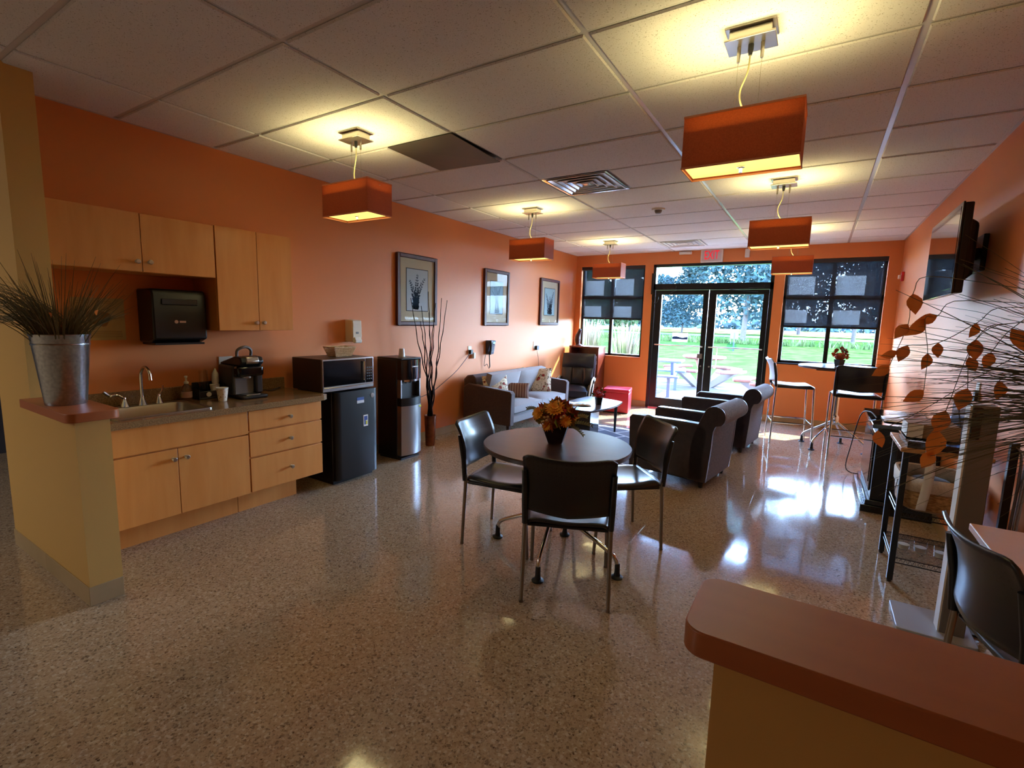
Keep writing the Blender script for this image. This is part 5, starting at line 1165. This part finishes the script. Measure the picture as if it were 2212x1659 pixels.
# side desk
dk = thing('side_desk', 'peach-brown laminate desk against the right wall behind the foreground counter', 'desk', (1.70, .50, 0))
MB().box(1.545, 1.853, -.10, 1.10, .712, .74).build('desktop', desk_lam, dk, W=True, bevel=.004)
for y in (-.07, 1.07): MB().box(1.82, 1.85, y-.02, y+.02, 0, .712).box(1.57, 1.85, y-.02, y+.02, .68, .712).build('leg', black, dk, W=True)
MB().box(1.83, 1.85, -.08, 1.08, .50, .70).build('modesty_panel', desk_lam, dk, W=True)
# black easel-like post and wires behind the column
hs = thing('coat_stand', 'thin black post with a hanging clump of pale cables beside the grey column', 'stand', (1.80, 1.72, 0))
MB().box(1.785, 1.815, 1.70, 1.73, .0, .98).build('post', black, hs, W=True)
MB().prism(cap_pts(1.73, 1.85, 1.66, 1.78, .02), 0, .012).build('foot', black, hs, W=True)
wr = MB(); r = random.Random(2)
for i in range(14):
    x, y = 1.82+.02*r.random(), 1.66+.10*r.random()
    wr.tube(spline([(1.80, 1.715, .97), (x, y-.05, .90), (x+.01*r.random(), y-.04*r.random(), .6), (x, y, .40-.2*r.random()), (1.81, y+.02, .5)]), .0025, 5)
wr.build('cables', Mat('pale_cable', (150, 144, 150), .5).bump(100, .02), hs, W=True)

# television on a tilting arm
tv = thing('television', 'flat television on a wall arm at right, seen edge-on above the orange leaves', 'television', (1.86, 3.22, 2.05))
MB().box(1.655, 1.70, 2.63, 3.60, 1.735, 2.285).build('housing', black, tv, W=True, bevel=.008)
MB().box(1.645, 1.657, 2.625, 3.605, 1.73, 2.29).build('bezel', blackgloss, tv, W=True, bevel=.004)
MB().box(1.6435, 1.646, 2.66, 3.57, 1.765, 2.265).build('screen', Mat('tv_screen', (14, 20, 26), .05, coat=.7, coat_rough=.02).bump(5, .003), tv, W=True)
MB().prism([(1.70, 1.80), (1.76, 1.86), (1.76, 2.18), (1.70, 2.22)], 2.75, 3.48, 'y').build('rear_cover', black, tv, W=True, bevel=.02)
MB().box(1.83, 1.858, 2.98, 3.26, 1.90, 2.14).box(1.75, 1.84, 3.07, 3.17, 1.98, 2.06).build('wall_bracket', blackmetal, tv, W=True, bevel=.004)
al = thing('fire_alarm', 'small red fire alarm strobe on the right wall near the window', 'fire alarm', (1.86, 6.86, 2.20))
MB().box(1.83, 1.86, 6.82, 6.91, 2.14, 2.26).build('housing', red, al, W=True, bevel=.006)
MB().box(1.80, 1.832, 6.835, 6.895, 2.17, 2.22).build('strobe', white, al, W=True, bevel=.006)
tag(MB().box(1.835, 1.851, 2.66, 2.70, 1.06, 1.12).tube(spline([(1.84, 2.68, 1.09), (1.80, 2.72, 1.08), (1.79, 2.75, .99), (1.82, 2.78, .86)]), .004, 6).build('power_plug', blackcord), 'black plug and cord in the right wall outlet', 'plug')

# ================================================================== OUTDOORS
grass_g = Mat('lawn_grass', (58, 88, 36), .95, spec=0).mottle((50, 80, 32), (70, 96, 44), 1.6, (1, .4, 1)).bump(30, .4, .02)
concrete = Mat('patio_concrete', (112, 106, 104), .85, spec=0).mottle((102, 96, 94), (122, 116, 114), 2.5)
pinkc = Mat('pink_concrete', (128, 90, 78), .8, spec=.1).mottle((118, 84, 74), (138, 98, 86), 9).bump(120, .2, .002)
bluem = Mat('pale_blue_steel', (80, 96, 124), .45).bump(40, .03)
asph = Mat('road_asphalt', (100, 100, 104), .9, spec=0).mottle((92, 92, 96), (108, 108, 112), 3)
meadow = Mat('dry_meadow', (92, 92, 54), .95, spec=0).mottle((72, 84, 44), (108, 100, 64), .9, (1, .2, 1)).bump(8, .6, .1)
gnd = struct('ground_lawn', MB().grid(lambda u, v: (-70+140*u, YF+.25+92*v, -.03 if v < .3 else -.03+.9*min(1, (v-.3)/.5)), 2, 24), grass_g)
struct('patio', box(-8, 8, YF+.25, 12.4, -.06, -.015), concrete)
zt_ = lambda y: -.03 if (y-YF-.25)/92 < .3 else -.03+.9*min(1, ((y-YF-.25)/92-.3)/.5)
struct('road', MB().grid(lambda u, v: (-70+140*u, 52+5*v, zt_(52+5*v)+.03), 2, 2), asph)
struct('meadow_ground', MB().grid(lambda u, v: (-70+140*u, 60+24*v, zt_(60+24*v)+.05), 2, 4), meadow)

def clump(mb, x, y, z, R, Hh, n, r, w=.5, kind='grass'):
    for i in range(n):
        a = r.uniform(0, 2*PI); q = R*r.random()**.6; bx, by = x+q*.45*math.cos(a), y+q*.45*math.sin(a)
        tx, ty = x+q*1.1*math.cos(a), y+q*1.1*math.sin(a); h = Hh*r.uniform(.6, 1); d = Vector((-math.sin(a), math.cos(a), 0))*w
        m1 = Vector(((bx+tx)/2, (by+ty)/2, z+h*.65)); mb.add([Vector((bx, by, z))-d, Vector((bx, by, z))+d, m1+d, Vector((tx, ty, z+h)), m1-d], [(0, 1, 2, 4), (4, 2, 3)])
def canopy(mb, c, R, Hh, n, r, s):
    for i in range(n):
        a = r.uniform(0, 2*PI); u_ = r.uniform(-1, 1); k = r.random()**.4; q = math.sqrt(max(0, 1-u_*u_))
        p = Vector(c)+Vector((R*k*q*math.cos(a), R*k*q*math.sin(a), Hh*k*u_))
        d1 = Vector((r.gauss(0, 1), r.gauss(0, 1), r.gauss(0, 1))).normalized(); d2 = d1.orthogonal().normalized(); L = s*r.uniform(.6, 1.2)
        mb.add([p-d1*L, p+d2*L*.5, p+d1*L, p-d2*L*.5], [(0, 1, 2, 3)])
bark = Mat('tree_bark', (58, 52, 52), .9).mottle((50, 44, 44), (66, 60, 58), 6)
treeg = Mat('glare_tinted_spruce', (34, 52, 56), .9, spec=.1).mottle((26, 44, 48), (46, 66, 66), .8)  # bluish tint put into the foliage colour to stand in for glare
treel = Mat('broadleaf_foliage', (62, 88, 58), .9, spec=.1).mottle((50, 76, 50), (78, 100, 64), .8)
r = random.Random(21)
def tree(label, x, y, Hh, R, z0, n=2600, s=.28, mt=treeg, dens=1):
    n *= 3; s *= .5
    t = thing('tree', label, 'tree', (x, y, zt_(y)), 0, 'trees beyond the lawn')
    MB().tube([(0, 0, 0), (0.1, 0, z0*1.2), (0, 0, Hh*.8)], [.014*Hh, .011*Hh, .004*Hh], 8).build('trunk', bark, t)
    c = MB(); k = 7
    for i in range(k):
        a = r.uniform(0, 2*PI); q = R*r.uniform(.2, .6); zz = z0+(Hh-z0)*((i+.6)/k)
        canopy(c, (q*math.cos(a), q*math.sin(a), zz), R*(1.05-.65*i/k), (Hh-z0)/k*1.1, n//k, r, s)
    c.build('crown', mt, t, smooth=0); return t
tree('big dark spreading tree beyond the right glass door, its trunk by the road', -4.4, 44, 16.5, 5.6, 2.6, 5600, .5)
tree('dark tree filling the middle of the left glass door', -12.2, 56, 7.8, 3.0, 1.2, 2600, .36)
tree('dark tree seen through the left half of the right window shade', -1.0, 66, 15, 5.0, 3.6, 3000, .5)
tree('hazy tree at the left edge of the left glass door', -18.8, 67, 7, 3.0, 1, 1800, .5)
tree('leafy tree seen through the left window shade, left pane', -22.3, 53, 10, 2.7, 1.2, 2400, .5, treel)
tree('leafy tree seen through the left window, right pane', -19, 58, 8, 2.3, 1.0, 2200, .5, treel)
tree('dark tree seen through the right half of the right window shade', 3.6, 50, 12, 3.4, 2.4, 3000, .5)
hg = MB()
for i in range(1300): clump(hg, r.uniform(-60, 45), r.uniform(39, 42), zt_(41), .6, .55, 4, r, .04)
tag(hg.build('tall_grass_strip', Mat('roadside_grass', (70, 92, 52), .9, spec=0).mottle((54, 78, 42), (88, 98, 62), 1), smooth=0), 'strip of tall roadside grass across the far end of the lawn', 'grass', kind='stuff')
ml = MB()
for i in range(120): canopy(ml, (r.uniform(-70, 60), r.uniform(84, 90), 1.2+r.random()), 3.4, 2.2, 60, r, .6)
tag(ml.build('distant_hedgerow', Mat('distant_green', (58, 80, 78), .9).mottle((48, 70, 70), (72, 92, 88), .5), smooth=0), 'distant hedgerow along the horizon', 'hedge', kind='stuff')
for i, (x, y, hh, lb) in enumerate(((-4.05, 10.3, 1.55, 'tall feathery ornamental grass outside the left pane of the left window'), (-3.02, 10.25, 1.45, 'feathery ornamental grass outside the right pane of the left window'), (-5.3, 11.9, 1.7, 'ornamental grass at the far left outside the left window'))):
    c = MB(); clump(c, 0, 0, 0, .46, hh, 420, r, .006)
    t = thing('ornamental_grass', lb, 'grass', (x, y, -.02)); c.build('blades', Mat('pale_feather_grass', (100, 104, 70), .9, spec=0).mottle((72, 88, 48), (124, 118, 88), 3), t, smooth=0)
    c = MB(); clump(c, 0, 0, .25*hh, .42, hh*.85, 110, r, .012); c.build('plumes', Mat('grass_plume', (134, 120, 100), .9).bump(20, .1), t, smooth=0)
def ctable(label, x, y, rz=0, tile_=True):
    t = thing('picnic_table', label, 'picnic table', (x, y, -.015), rz, 'round pink concrete picnic tables')
    MB().lathe([(0, .68), (.44, .68), (.50, .71), (.51, .735), (.49, .755), (0, .76)], (0, 0, 0), 32).build('tabletop', pinkc, t)
    MB().lathe([(.20, 0), (.16, .08), (.12, .40), (.22, .68)], (0, 0, 0), 20).build('pedestal', pinkc, t)
    for k in range(4):
        a0 = PI/4+k*PI/2; pts = []
        for j in range(9): a = a0-.52+1.04*j/8; pts.append((.98*math.cos(a), .98*math.sin(a)))
        for j in range(8, -1, -1): a = a0-.52+1.04*j/8; pts.append((.66*math.cos(a), .66*math.sin(a)))
        MB().prism(pts, .40, .46).build('seat', pinkc, t, bevel=.02)
        MB().prism([(.10, .0), (.30, .0), (.92, .40), (.60, .40)], -.06, .06, 'y').build('seat_support', Mat('grey_concrete', (122, 116, 118), .8).bump(60, .1), t).rotation_euler = (0, 0, a0)
    return t
t1 = ctable('pink concrete round picnic table farther out, seen between the two glass doors', -1.35, 11.2, .3)
dup(t1, (.55, 9.35, -.015), .65, 'pink concrete round picnic table nearest the right glass door')
dup(t1, (2.6, 10.4, -.015), .2, 'pink concrete round picnic table outside the right window')
bt2 = thing('picnic_table', 'pale blue steel picnic table with benches outside the left glass door', 'picnic table', (-1.95, 9.30, -.015), .12)
MB().box(-.52, .52, -.36, .36, .70, .74).build('tabletop', bluem, bt2, bevel=.008)
for y in (-.68, .68): MB().box(-.52, .52, y-.13, y+.13, .42, .455).build('bench', bluem, bt2, bevel=.006)
for x in (-.32, .32): MB().box(x-.03, x+.03, -.70, .70, .37, .42).box(x-.03, x+.03, -.64, -.58, 0, .42).box(x-.03, x+.03, .58, .64, 0, .42).prism([(-.10, .37), (.10, .37), (.25, .70), (-.25, .70)], x-.03, x+.03, 'x').build('leg_frame', bluem, bt2)
sp = thing('lawn_sign', 'small sign post standing on the lawn beyond the right glass door', 'sign', (-3.2, 30, -.03))
MB().tube([(0, 0, 0), (0, 0, 1.1)], .04, 8).build('post', blackmetal, sp); MB().box(-.22, .22, -.02, .02, .75, 1.15).build('panel', dkgrey, sp)
